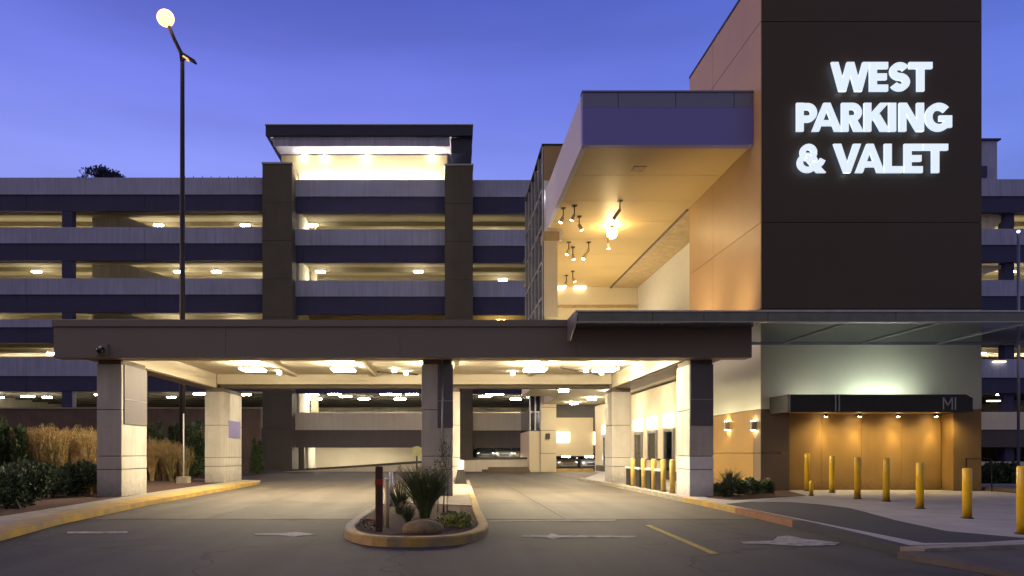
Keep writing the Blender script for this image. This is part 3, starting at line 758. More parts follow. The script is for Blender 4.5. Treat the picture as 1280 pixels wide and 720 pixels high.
ex, ez, ew, eh = X(1179, DA), az0 + .07, .42, .42
def stroke2(mb, p, q, w, y0, y1, mt):
    p = Vector(p); q = Vector(q); d_ = (q - p).normalized(); n_ = Vector((-d_.y, d_.x)) * w / 2
    mb.prism([tuple(p - n_), tuple(q - n_), tuple(q + n_), tuple(p + n_)], y0, y1, mt, 'y')
for p, q in (((0, 0), (0, 1)), ((0, 1), (.35, .35)), ((.35, .35), (.7, 1)), ((.7, 1), (.7, 0)), ((.95, 0), (.95, 1))):
    stroke2(m, (ex + p[0] * ew, ez + p[1] * eh), (ex + q[0] * ew, ez + q[1] * eh), .045, DA - .012, DA - .001, M_alum)
m.build('emblem', aw)
SPOTS = []
for px in (1029, 1071, 1119, 1166):
    x = X(px, DT + .45)
    m = MB(); m.tube([(x, DT + .28, az0 + .035), (x, DT + .28, az0 - .07)], [.06, .05], M_dark, 14); fx = m.build('wall_washer', aw)
    m = MB(); m.tube([(x, DT + .28, az0 - .072), (x, DT + .28, az0 - .08)], .045, E_wash, 14); l_ = m.build('lens'); l_.parent = fx
    SPOTS.append((x, DT + .34, az0 - .10))
m = MB(); m.box(X(1070, DT - .6), X(1150, DT - .6), DT - .62, DT - .5, az0 + .165, az0 + .3, M_dark); m.box(X(1071, DT - .6), X(1149, DT - .6), DT - .60, DT - .52, az0 + .301, az0 + .31, E_green); m.build('uplight', aw)
m = MB(); m.box(X(1000, DT - .6), X(1050, DT - .6), DT - .62, DT - .5, az0 + .165, az0 + .3, M_dark); m.box(X(1001, DT - .6), X(1049, DT - .6), DT - .60, DT - .52, az0 + .301, az0 + .31, E_green2); m.build('uplight', aw)
# side sconces on tower
for px in (944, 911):
    y = tx0 * F / (px - CX); z = Z(532, y)
    s_ = thing('wall_sconce', 'lit sconce on the tan tower side, %s the corner' % ('nearest' if px == 944 else 'further from'), 'wall lamp', (tx0 - .1, y, z))
    m = MB(); m.box(tx0 - .16, tx0 - .002, y - .07, y + .07, z - .16, z + .16, M_alum, .01); m.build('housing', s_)
    m = MB(); m.box(tx0 - .14, tx0 - .02, y - .05, y + .05, z - .17, z - .161, E_wash); m.box(tx0 - .14, tx0 - .02, y - .05, y + .05, z + .161, z + .17, E_wash); m.build('lens', s_)

# sign letters built from strokes
sgn = thing('lit_sign', 'white glowing letters reading WEST PARKING & VALET on the tower', 'sign', (X(1090, DT), DT, Z(148, DT)))
def arc(cx, cz, rx, rz, a0, a1, n=14): return [(cx + rx * math.cos(R(a0 + (a1 - a0) * i / n)), cz + rz * math.sin(R(a0 + (a1 - a0) * i / n))) for i in range(n + 1)]
def ribbon(mb, pts, w, y0, y1, mt):
    pts = [Vector(p) for p in pts]; L_, R_ = [], []
    n = len(pts)
    for i, p in enumerate(pts):
        a = (p - pts[i - 1]).normalized() if i else None; c = (pts[i + 1] - p).normalized() if i < n - 1 else None
        t = (a + c).normalized() if a and c else (a or c)
        nn = Vector((-t.y, t.x)); k = 1.0
        if a and c: k = 1 / max(.45, nn.dot(Vector((-a.y, a.x))))
        L_.append(p + nn * w / 2 * k); R_.append(p - nn * w / 2 * k)
    for i in range(n - 1):
        mb.prism([tuple(R_[i]), tuple(R_[i + 1]), tuple(L_[i + 1]), tuple(L_[i])], y0, y1, mt, 'y')
def para(mb, pts, y0, y1, mt): mb.prism(pts, y0, y1, mt, 'y')
T = .25   # stroke in cap heights
def glyph(ch, w):
    """list of polygons (in cap heights) for glyph ch of width w"""
    P = []; A = P.append
    def rect(a, b_, c, d_): A([(a, b_), (c, b_), (c, d_), (a, d_)])
    def diag(xb, xt, t=T * 1.08, z0=0, z1=1): A([(xb, z0), (xb + t, z0), (xt + t, z1), (xt, z1)])
    def rib(pts, t=T):
        pts = [Vector(p) for p in pts]; L_, R_ = [], []; n = len(pts)
        for i, p in enumerate(pts):
            a = (p - pts[i - 1]).normalized() if i else None; c = (pts[i + 1] - p).normalized() if i < n - 1 else None
            tt = (a + c).normalized() if a and c else (a or c); nn = Vector((-tt.y, tt.x))
            L_.append(p + nn * t / 2); R_.append(p - nn * t / 2)
        for i in range(n - 1): A([tuple(R_[i]), tuple(R_[i + 1]), tuple(L_[i + 1]), tuple(L_[i])])
    h = T / 2
    if ch == 'W':
        t = T * .98; q = (w - t) / 4
        diag(q, 0, t); diag(q, 2 * q, t); diag(3 * q, 2 * q, t); diag(3 * q, 4 * q, t)
    elif ch == 'E':
        rect(0, 0, T, 1); rect(T, 0, w, T * .88); rect(T, .5 - h * .85, w * .93, .5 + h * .85); rect(T, 1 - T * .88, w, 1)
    elif ch == 'T': rect(0, 1 - T * .88, w, 1); rect(w / 2 - h, 0, w / 2 + h, 1 - T * .88)
    elif ch == 'L': rect(0, 0, T, 1); rect(T, 0, w, T * .88)
    elif ch == 'I': rect(0, 0, w, 1)
    elif ch == 'N':
        rect(0, 0, T, 1); rect(w - T, 0, w, 1); A([(w - T * 1.05, 0), (w - .02, 0), (T * 1.05, 1), (.02, 1)])
    elif ch == 'A':
        c = w / 2; t = T * 1.02; A([(0, 0), (t, 0), (c + t * .42, 1), (c - t * .45, 1)]); A([(w - t, 0), (w, 0), (c + t * .45, 1), (c - t * .42, 1)])
        rect(w * .24, .2, w * .76, .2 + T * .75)
    elif ch == 'V':
        c = w / 2; t = T * 1.05; A([(c - t * .45, 0), (c + t * .42, 0), (t, 1), (0, 1)]); A([(c - t * .42, 0), (c + t * .45, 0), (w, 1), (w - t, 1)])
    elif ch in 'PR':
        rect(0, 0, T, 1); r = .345 - h
        cz = 1 - .345 if ch == 'P' else 1 - .335
        rib([(T * .9, cz + r)] + arc(w - h - r - .02, cz, r, r, 90, -90) + [(T * .9, cz - r)], T * .92)
        if ch == 'R': A([(w - T * 1.2, 0), (w + .02, 0), (w * .72, .42), (w * .36, .42)])
    elif ch == 'K':
        rect(0, 0, T, 1); A([(T * .9, .30), (T * .9, .62), (w - T * 1.25, 1), (w, 1)]); A([(w - T * 1.15, 0), (w + .04, 0), (w * .62, .62), (w * .36, .48)])
    elif ch == 'G':
        rib(arc(w / 2, .5, w / 2 - h, .5 - h, 42, 335, 26)); rect(w * .52, .36, w - .01, .36 + T * .78); rect(w - T, .14, w - .01, .36)
    elif ch == 'S':
        r = .5 * (1 - T) / 2; rx = w / 2 - h
        rib(arc(w / 2, 1 - h - r, rx, r, 25, 270, 18)[:-1] + arc(w / 2, h + r, rx, r, 90, -155, 18), T * .95)
    elif ch == '&':
        t = T * .8
        r1 = .20; rib(arc(w * .43, 1 - r1 - t / 2 + .0, r1, r1, 0, 360, 20), t)
        r2 = .245; rib(arc(w * .40, r2 + t / 2, r2 + .02, r2, -30, 330, 22), t)
        A([(w * .72, 0), (w + .03, 0), (w * .45, .62), (w * .22, .58)])
        rib([(w * .68, .16), (w * .86, .34), (w * .92, .46)], t)
    return P
def zpx(u): return 50 + u / 3.788      # zoom-crop units to photo pixels
def xpx(u): return 960 + u / 3.788
rows = [([('W', 299, 482), ('E', 481, 568), ('S', 576, 672), ('T', 668, 778)], 105, 242),
        ([('P', 135, 236), ('A', 208, 350), ('R', 348, 448), ('K', 455, 572), ('I', 572, 606), ('N', 621, 738), ('G', 744, 872)], 298, 432),
        ([('&', 133, 270), ('V', 310, 440), ('A', 414, 552), ('L', 551, 638), ('E', 645, 732), ('T', 734, 852)], 492, 628)]
names = {'&': 'letter_ampersand'}
for letters, u0, u1 in rows:
    ztop, zbot = Z(zpx(u0), DT - .15), Z(zpx(u1), DT - .15); H = ztop - zbot
    for ch, a, c in letters:
        xa_, xb_ = X(xpx(a), DT - .15), X(xpx(c), DT - .15); w = (xb_ - xa_) / H
        m = MB(); hb = MB()
        for j, P in enumerate(glyph(ch, w)):
            P2 = [(xa_ + x * H, zbot + z * H) for x, z in P]
            m.prism(P2, DT - .17 - .0006 * (j % 5), DT - .09, E_letter, 'y')
            cx2 = sum(p[0] for p in P2) / len(P2); cz2 = sum(p[1] for p in P2) / len(P2)
            hb.prism([(cx2 + (x - cx2) * .96, cz2 + (z - cz2) * .96) for x, z in P2], DT - .088, DT - .082 + .0006 * (j % 5), E_halo, 'y')
        lo_ = m.build(names.get(ch, 'letter_' + ch.lower()), sgn)
        h_ = hb.build('halo_light'); h_.parent = lo_

# ================================================================ upper canopy (big soffit)
up = thing('upper_canopy', 'large raised canopy with lavender fascia and golden lit soffit', 'canopy', (7, 24.6, 12.5))
DU = tx0 * F / (942 - CX); zu0, zu1, zu2 = Z(181, DU), Z(134, DU), Z(115, DU)
ux0, ux1 = X(728, DU), tx0 - .003
CBY = 46.0
m = MB(); m.box(ux0, ux1, DU, DU + .3, zu0, zu1 - .012, M_bluef, .006); m.build('fascia', up)
m = MB()
ed = [ux0, X(773, DU), X(845, DU), X(918, DU), ux1]
for a, c in zip(ed, ed[1:]): m.box(a + .01, c - .01, DU + .02, DU + .3, zu1, zu2, M_bluec, .004)
m.box(ux0 - .02, ux1, DU - .02, DU + .32, zu2, zu2 + .05, M_bluec)
m.build('fascia_cap', up)
m = MB(); m.box(ux0, ux0 + .2, DU + .31, 33.9, zu0, zu1 - .012, mat('canopy_side_pale', (.50, .48, .58), .5, bump=0, namt=.08)); m.box(ux0, ux0 + .2, DU + .31, 33.9, zu1, zu2, MATS['canopy_side_pale']); m.build('side_fascia', up)
m = MB()
yy = [DU + .31, 27.4, 30.2, 32.9, 35.6, 38.3, 41.0, 43.5, CBY]; xs_ = [ux0 + .21, ux1]
for a, c in zip(xs_, xs_[1:]):
    for e, f in zip(yy, yy[1:]): m.box(a + .01, c - .01, e + .012, f - .012, zu0 + .05, zu0 + .1, M_wood)
m.box(ux0 + .2, ux1, DU + .3, CBY, zu0 + .11, zu0 + .16, M_colgap)
m.box(ux1 - .10, ux1 - .02, 31.2, CBY, zu0 - .03, zu0 + .045, M_colgap)
m.build('soffit', up)
m = MB(); m.box(ux1 + .01, 12.75, 31.15, CBY, zu0 + .02, zu0 + .1, M_gold2); m.build('soffit_strip', up)
m = MB(); m.box(ux0 + .2, ux1, DU + .3, CBY, zu2 - .25, zu2 - .15, M_roofg); m.build('roof', up)
m = MB(); m.tube([(X(765, 33.5), 33.5, zu0 + .05), (X(765, 33.5), 33.5, zu0 - .12)], .1, M_dark, 16); m.build('lamp_base', up)
m = MB(); m.ball((X(765, 33.5), 33.5, zu0 - .32), .26, E_bulb); m.build('globe_lamp', up)
def spot(px, py, dz=.35, tilt=(.3, -.2), lit=True, ln=.45):
    D = F * (zu0 - dz - EYE) / (HY - py); x = X(px, D)
    m = MB(); m.tube([(x, D, zu0 + .05), (x, D, zu0 - dz)], .025, M_dark, 8); m.box(x - .1, x + .1, D - .1, D + .1, zu0 + .01, zu0 + .049, M_dark)
    f = m.build('spotlight_stem', up)
    p0 = Vector((x, D, zu0 - dz)); dr = Vector((tilt[0], tilt[1], -1)).normalized() * ln
    m = MB(); m.tube([p0, p0 + dr], [.07, .09], M_gold2, 14); h = m.build('spotlight_head', up)
    m = MB(); m.tube([p0 + dr * 1.01, p0 + dr * 1.05], .08, E_spot if lit else M_dark, 14); l = m.build('lens'); l.parent = h
for px, py, t in ((704, 271, (-.5, 0)), (718, 268, (-.4, .2)), (724, 281, (.5, 0)), (711, 312, (-.4, 0)), (716, 318, (.2, 0)), (736, 312, (-.6, -.2)), (775, 262, (-.7, -.1)), (716, 347, (.5, 0)), (708, 352, (-.3, 0)), (760, 304, (.1, 0))):
    spot(px, py, tilt=t, ln=.6 if px in (736, 775) else .28)
m = MB(); m.box(X(790, 26.8), X(806, 26.8), 26.5, 27.0, zu0 + .02, zu0 + .049, M_gold2); m.build('vent', up)

# building parts behind: glazed core, back wall and side wall
core = thing('glazed_core', 'narrow stair block with glazed side beside the raised canopy', 'building', (5, 34, 5.6))
DK = 34.0; kx0, kx1 = X(680, DK), X(703, DK); kz = Z(182, DK); ky1 = 41.6
m = MB(); m.box(kx0, kx1 + .3, DK, DK + .25, Z(225, DK), kz, M_tows); m.build('upper_wall', core)
m = MB(); m.box(kx0, kx1, DK + .02, DK + .25, Z(300, DK), Z(225, DK) - .01, M_white); m.build('white_wall', core)
m = MB(); m.box(kx0, X(697, DK), DK, DK + .8, Z(396, DK), Z(301, DK), M_cream); m.box(kx0 - .05, X(699, DK), DK - .05, DK + .85, Z(301, DK), Z(290, DK), M_gold2); m.build('pillar', core)
m = MB(); m.box(kx0 + .02, kx0 + .6, DK + .85, ky1, 5.56, kz - .1, M_navy); m.build('block', core)
m = MB(); m.box(kx0 - .03, kx0 + .015, DK + .03, ky1, 5.6, kz - .15, M_cwall); m.build('glazing', core)
m = MB()
for k in range(6): y = DK + .03 + k * (ky1 - DK - .1) / 5; m.box(kx0 - .10, kx0 - .035, y, y + .07, 5.6, kz, M_mull)
for z in (7.4, 9.2, 11.0, 12.8, 14.6): m.box(kx0 - .09, kx0 - .036, DK + .1, ky1, z, z + .09, M_mull)
m.box(kx0 - .12, kx1 + .3, DK - .04, ky1, kz, kz + .08, M_dark)
m.build('mullions', core)
z0 = Z(246, DK)
m = MB(); m.box(X(688, DK) - .1, X(688, DK) + .1, DK - .1, DK + .015, z0 - .05, z0 + .05, emis('core_lamp', (.95, .95, 1), 40)); m.build('wall_lamp', core)
bk = thing('clinic_building', 'cream hospital wing walls under the back of the golden soffit', 'building', (9, 46, 5.6))
m = MB(); m.box(5.9, 12.9, CBY + .02, CBY + .3, 5.56, zu0 + .1, M_cream); m.box(5.9, 12.68, CBY - .04, CBY + .018, Z(385, 46), Z(382, 46), M_gold2); m.build('back_wall', bk)
m = MB(); m.box(12.72, 12.95, ty1 + .02, CBY, 5.56, zu0 + .015, M_white); m.build('side_wall', bk)
m = MB(); m.box(5.65, 12.95, 31.62, CBY, 5.56, 5.62, M_roofg); m.build('terrace', bk)
for x in (7.0, 8.4): 
    m = MB(); m.box(x, x + .8, CBY - .3, CBY - .04, Z(362, 46), Z(359, 46), E_panel); m.build('strip_light', bk)

# flood lights on the canopy roof that light the tower side and the soffit
FL = []
for i, (x, y) in enumerate(((8.9, 24.6), (8.9, 28.6), (8.2, 35.5), (8.6, 41.0))):
    f = thing('flood_light', 'small dark floodlight on the canopy roof aimed at the %s' % ('tower side' if i < 2 else 'golden soffit'), 'floodlight', (x, y, zt), 'floodlights on the canopy roof')
    m = MB(); m.box(x - .18, x + .18, y - .14, y + .14, zt + .08, zt + .3, M_dark, .02); m.build('housing', f)
    m = MB(); m.box(x - .03, x + .03, y - .03, y + .03, zt - .05, zt + .08, M_dark); m.build('stem', f)
    FL.append((x, y, zt + .36))

# ================================================================ bollards
M_yel_lit = mat('bollard_yellow_lit', (.80, .58, .16), .45, nscale=6, bump=.05)  # strong light on the valet posts put into a paler yellow
def bollard(px, D, h, label, r=.085, first=None, group='yellow bollards along the plaza'):
    x = X(px, D); t = thing('bollard', label, 'bollard', (x, D, .13), group)
    m = MB(); m.tube([(x, D, .12), (x, D, .13 + h - .03), (x, D, .13 + h - .008), (x, D, .13 + h)], [r, r, r * .85, r * .5], M_yel_lit if 'valet' in group else M_yel, 24); m.build('post', t)
    m = MB(); m.tube([(x, D, .125), (x, D, .15)], r * 1.35, M_dark, 20); m.build('base_collar', t)
    return t
BD = [(1009, 23.9, 1.32, 'first yellow bollard from the left against the tan wall'), (1040, 23.0, 1.25, 'second yellow bollard from the left, with only the tan wall around it'),
      (1072, 20.0, 1.22, 'third yellow bollard from the left on the pale plaza'), (1108, 18.9, 1.2, 'fourth yellow bollard from the left on the pale plaza'),
      (1150, 16.5, 1.12, 'fifth yellow bollard from the left, before the handrail frame'), (1209, 14.1, 1.04, 'sixth yellow bollard, before the right corner of the tan wall'),
      (1278.5, 11.4, 1.14, 'nearest yellow bollard at the right edge of the plaza')]
for px, D, h, l in BD: bollard(px, D, h, l)
bollard(1014, 21.4, .47, 'short yellow stub post beside the leftmost tall bollard', .06)
for i, D in enumerate((27.6, 26.1, 24.8, 23.7, 22.75)):
    bollard(CX + 7.45 * F / D, D, 1.12, ['farthest', 'second farthest', 'middle', 'second nearest', 'nearest'][i] + ' yellow post in the row beside the valet kerb', .09, group='yellow posts at the valet kerb')
for i, D in enumerate((28.3, 26.85, 25.45, 24.25)):
    t = thing('barrier_panel', ['farthest', 'second farthest', 'second nearest', 'nearest'][i] + ' black barrier panel with white cap between the yellow valet posts', 'barrier', (7.5, D, .13), 'black panels at the valet kerb')
    m = MB(); m.box(7.42, 7.5, D - .28, D + .28, .13, .82, M_blk, .01); m.build('panel', t)
    m = MB(); m.box(7.38, 7.54, D - .32, D + .32, .82, .90, M_white, .01); m.build('cap', t)
m = MB()
t = thing('valet_desk', 'pale valet podium in front of the lobby doors', 'podium', (9.2, 30.5, .13))
m = MB(); m.box(8.9, 9.5, 30.2, 30.8, .13, 1.15, M_cream, .02); m.build('stand', t)
m = MB(); m.box(8.83, 9.57, 30.13, 30.87, 1.151, 1.2, M_dark, .01); m.build('top', t)

# ================================================================ street lamp and thin poles
D = 34.5; px0 = X(228, D)
lamp = thing('street_lamp', 'tall dark street lamp with twin heads rising above the canopy', 'street lamp', (px0, D, .13))
m = MB(); zt_ = Z(72, D); m.tube([(px0, D, .7), (px0, D, 6), (px0, D, zt_)], [.17, .14, .10], M_pole, 16); m.build('pole', lamp)
m = MB(); m.tube([(px0, D, .1), (px0, D, .7)], [.32, .30], M_kerb, 24); m.build('concrete_base', lamp)
hx, hz = X(209, D), Z(30, D)
m = MB(); m.tube([(px0, D, zt_ - .2), (px0 - .08, D, zt_ + .25), (px0 - .42, D, zt_ + .95), (hx + .12, D - .1, hz - .15)], [.11, .10, .09, .09], M_pole, 12); m.build('arm', lamp)
m = MB(); m.box(-.26, .26, -.24, .24, .12, .34, M_pole, .08); h1 = m.build('lamp_head', None); h1.location = (hx, D - .2, hz + .18); h1.rotation_euler = (R(-32), R(-14), 0); h1.parent = lamp; h1.matrix_parent_inverse = Matrix.Translation(-Vector(lamp.location))
m = MB(); m.ball((0, 0, -.02), .42, E_street, (1, .95, .88), 3); l_ = m.build('lens'); l_.parent = h1
m = MB(); m.tube([(px0, D, zt_ - .12), (px0 + .25, D, zt_ - .02)], .06, M_pole, 10); m.build('arm', lamp)
m = MB(); m.box(-.36, .36, -.18, .18, -.05, .06, M_pole, .03); h2 = m.build('lamp_head'); h2.location = (px0 + .36, D, zt_ - .06); h2.rotation_euler = (0, R(32), 0); h2.parent = lamp; h2.matrix_parent_inverse = Matrix.Translation(-Vector(lamp.location))
m = MB(); m.box(-.30, -.02, -.13, .13, -.12, -.051, emis('lens_dim', (1, .6, .22), 1.0)); l_ = m.build('lens'); l_.parent = h2
LAMP = (hx, D - .2, hz - .35)
# slender marker post at the bed
D = 30.0; x = X(229.5, D)
t = thing('marker_post', 'thin white post on a square concrete footing beside the street lamp', 'post', (x, D, .13))
m = MB(); m.tube([(x, D, .4), (x, D, Z(517, D))], .03, M_white, 10); m.build('post', t)
m = MB(); m.box(x - .24, x + .24, D - .24, D + .24, .1, .42, M_kerb, .02); m.build('footing', t)
# right slender pole
D = 27.0; x = X(1273, D)
t = thing('slender_pole', 'slender grey pole with a small lit tip right of the tower', 'pole', (x, D, .13))
m = MB(); m.tube([(x, D, .1), (x, D, Z(292, D))], .05, M_alum, 10); m.build('shaft', t)
m = MB(); m.ball((x, D, Z(291, D) + .05), .06, emis('tip', (.8, .85, 1), 3)); m.build('tip_lamp', t)

# ================================================================ plants
def leaf_cloud(mb, c, rad, n, size, m, rnd, hollow=.55, up=.3):
    k = mb.mi(m)
    for _ in range(n):
        v = Vector((rnd.gauss(0, 1), rnd.gauss(0, 1), rnd.gauss(0, 1))).normalized() * (hollow + (1 - hollow) * rnd.random())
        p = Vector(c) + Vector((v.x * rad[0], v.y * rad[1], v.z * rad[2]))
        d_ = (v + Vector((rnd.uniform(-.8, .8), rnd.uniform(-.8, .8), rnd.uniform(-.4, .8) + up))).normalized()
        s_ = d_.cross(Vector((rnd.uniform(-1, 1), rnd.uniform(-1, 1), rnd.uniform(-1, 1)))).normalized()
        L = size * rnd.uniform(.6, 1.4); W = L * .3
        vs = [mb.bm.verts.new(q) for q in (p, p + d_ * L * .5 + s_ * W, p + d_ * L, p + d_ * L * .5 - s_ * W)]
        mb.bm.faces.new(vs).material_index = k
def shrub_mesh(name, seed, w, h, m1, m2, n=2600, size=.11, lobes=7):
    rnd = random.Random(seed); mb = MB()
    for i in range(lobes):
        a = rnd.uniform(0, 6.28); r = rnd.uniform(0, .55) * w
        zz = rnd.uniform(.3, .72) * h
        rr = rnd.uniform(.32, .5) * w
        leaf_cloud(mb, (math.cos(a) * r, math.sin(a) * r, zz), (rr, rr, min(zz, rr * 1.1)), n // lobes, size, m1 if rnd.random() < .7 else m2, rnd)
    for i in range(9):
        a = rnd.uniform(0, 6.28); mb.tube([(0, 0, 0), (math.cos(a) * w * .25, math.sin(a) * w * .25, h * .4), (math.cos(a) * w * .5, math.sin(a) * w * .5, h * .75)], [.025, .016, .006], M_bark, 5)
    return mb
def spire_mesh(seed, w, h, m1, m2):
    rnd = random.Random(seed); mb = MB()
    for s_ in range(6):
        ox, oy = rnd.uniform(-.5, .5) * w, rnd.uniform(-.5, .5) * w; hh = h * rnd.uniform(.7, 1)
        for i in range(12):
            f = i / 12; r = w * .38 * (1 - f) ** .7 + .03
            leaf_cloud(mb, (ox * (1 - f * .3), oy * (1 - f * .3), .15 + hh * f * .92), (r, r, hh * .07), 46, .13, m1 if rnd.random() < .6 else m2, rnd, up=1.0)
        mb.tube([(ox * .3, oy * .3, 0), (ox, oy, hh * .8)], [.04, .01], M_bark, 5)
    return mb
def blade_tuft(seed, n, h, spread, m1, m2, wid=.012, plume=0.0, mp=None, droop=.5):
    rnd = random.Random(seed); mb = MB()
    for i in range(n):
        a = rnd.uniform(0, 6.28); r0 = rnd.uniform(0, .16) * spread; lean = rnd.random() ** .8 * spread
        hh = h * rnd.uniform(.6, 1.0); k = mb.mi(m1 if rnd.random() < .6 else m2); w = wid * rnd.uniform(.7, 1.3)
        b0 = Vector((math.cos(a) * r0, math.sin(a) * r0, 0)); dirn = Vector((math.cos(a), math.sin(a), 0)); side = Vector((-math.sin(a), math.cos(a), 0))
        fa = rnd.uniform(0, 3.1); side = (side * math.cos(fa) + dirn * math.sin(fa)); prev = None
        for j in range(5):
            f = j / 4; p = b0 + dirn * lean * f ** 1.7 + Vector((0, 0, hh * (f - droop * .25 * f ** 3 * lean / max(spread, .01))))
            ww = w * (1 - f) ** .6 + .0015
            cur = (mb.bm.verts.new(p - side * ww), mb.bm.verts.new(p + side * ww))
            if prev: mb.bm.faces.new((prev[0], prev[1], cur[1], cur[0])).material_index = k
            prev = cur
        if plume and rnd.random() < plume:
            kp = mb.mi(mp)
            for q in range(14):
                t_ = rnd.random(); pp = p + Vector((rnd.gauss(0, .018), rnd.gauss(0, .018), -hh * .16 * t_))
                dd = Vector((rnd.uniform(-1, 1), rnd.uniform(-1, 1), 1.2)).normalized() * .06
                sd = Vector((rnd.uniform(-1, 1), rnd.uniform(-1, 1), 0)).normalized() * .010
                mb.bm.faces.new([mb.bm.verts.new(v) for v in (pp - sd, pp + sd, pp + dd)]).material_index = kp
    return mb
def place(mesh_obj, loc, label, cat, group=None, rot=0, sc=1, first=False, name=None):
    o = mesh_obj if first else mesh_obj.copy()
    if not first: COL.objects.link(o)
    o.location = loc; o.rotation_euler = (0, 0, rot); o.scale = (sc * (.84 if cat == 'shrub' and group and 'left bed' in group else 1),) * 3
    tag(o, label, cat, group); return o
rp = random.Random(11)
reedA = blade_tuft(1, 420, 2.4, .55, M_reed, M_reed, .014, .5, M_reed).build('reed_clump')
reedB = blade_tuft(2, 420, 2.2, .6, M_reed, M_reedg, .014, .5, M_reed).build('reed_clump')
reedC = blade_tuft(5, 300, 1.6, .5, M_reed, M_reed, .012, .5, M_reed).build('reed_clump')
first = {id(reedA): True, id(reedB): True, id(reedC): True}
def reed(o, px, D, sc, label, group):
    place(o, (X(px, D), D, .12), label, 'ornamental grass', group, rp.uniform(0, 6), sc, first.pop(id(o), False))
for i in range(17):
    px = 34 + i * 5.4; D = 25.5 + rp.uniform(-.8, .8)
    reed((reedA, reedB)[i % 4 == 3], px, D, rp.uniform(.92, 1.05), 'tall golden reed clump in the dense stand left of the front column', 'golden reeds left of the column')
for i in range(6):
    reed(reedB if i % 2 else reedA, 190 + i * 8, 32.5 + rp.uniform(-.5, .5), rp.uniform(.8, .92), 'golden reed clump between the two left columns', 'golden reeds between the columns')
for i in range(4):
    reed(reedC, 105 + i * 4.5, 22.8 + rp.uniform(-.4, .4), rp.uniform(.7, .95), 'short bright reed clump right beside the front column', 'short reeds beside the front column')
sh = [shrub_mesh('shrub', 21, .75, 1.15, M_leaf, M_leaf2).build('shrub'), shrub_mesh('shrub', 22, .7, 1.25, M_leaf, M_leaf).build('shrub'), shrub_mesh('shrub', 23, .8, 1.0, M_leaf2, M_leaf).build('shrub')]
fs = [True] * 3
for i, (px, D, sc, lab) in enumerate(((8, 16.5, 1.0, 'leafy dark shrub at the left edge of the planting bed'), (38, 17.6, 1.05, 'dark shrub with paler leaves in front of the golden reeds'),
        (66, 20.5, .95, 'rounded dark shrub behind the bed edge, third along from the left'), (96, 21.5, 1.12, 'black-green upright shrub nearest the front column'),
        (-22, 15.5, 1.1, 'low dark shrub cut by the left frame edge'), (22, 20.5, 1.2, 'taller dark shrub behind the front row at the left'), (50, 22.5, 1.1, 'dark shrub tucked against the foot of the reeds'),
        (80, 23.5, .9, 'small dark shrub between the reeds and the front row'))):
    k = i % 3; place(sh[k], (X(px, D), D, .12), lab, 'shrub', 'dark shrubs in the left bed', rp.uniform(0, 6), sc, fs[k]); fs[k] = False
sp = [spire_mesh(31, .7, 2.5, M_leaf, M_leaf2).build('conifer'), spire_mesh(32, .6, 2.3, M_leaf, M_leaf).build('conifer')]
fs = [True] * 2
for i, (px, D, sc, lab) in enumerate(((4, 25, 1.1, 'dark spired evergreen at the left frame edge'), (28, 24.4, 1.05, 'dark spired evergreen left of the golden reeds'),
        (196, 35.5, 1.2, 'dark evergreen just right of the front column'), (216, 36.5, 1.3, 'dark evergreen behind the street lamp pole'), (244, 37.5, 1.25, 'dark evergreen beside the rear left column'), (322, 43, 1.0, 'dark evergreen between the rear column and garage pilaster'))):
    k = i % 2; place(sp[k], (X(px, D), D, .12), lab, 'evergreen', 'dark evergreens behind the reeds', rp.uniform(0, 6), sc, fs[k]); fs[k] = False
# planting at the tower corner
b = MB(); b.prism([(7.75, 20.4), (8.1, 19.4), (11.2, 21.4), (11.9, 23.95), (10.95, 23.97), (10.9, 27.5), (9.0, 27.0)], .1, .142, M_mulch); struct(b, 'corner_bed')
t1 = blade_tuft(41, 160, .95, .45, M_leaf2, M_leaf, .014).build('spiky_plant')
place(t1, (X(913, 21.6), 21.6, .13), 'upright spiky plant at the foot of the tower side wall', 'plant', None, 0, 1.0, True)
s4 = shrub_mesh('shrub', 51, .42, .55, M_leaf2, M_leaf, 1500, .08).build('low_shrub')
for i, (px, D, lab) in enumerate(((905, 21.0, 'low shrub left of the spiky plant by the white column'), (928, 22, 'low shrub right of the spiky plant'), (942, 22.4, 'low grey-green shrub below the tower corner'), (956, 22.8, 'low shrub closest to the shaded left pier'))):
    place(s4, (X(px, D), D, .13), lab, 'shrub', 'low shrubs at the tower corner', i * 1.7, 1.0 - .08 * (i % 2), i == 0)
for i, px in enumerate((1232, 1246, 1260, 1273)):
    place(s4, (X(px, 30), 30, .13), 'dark shrub in the row behind the planter right of the tower', 'shrub', 'shrubs right of the tower', i, 1.7, False)
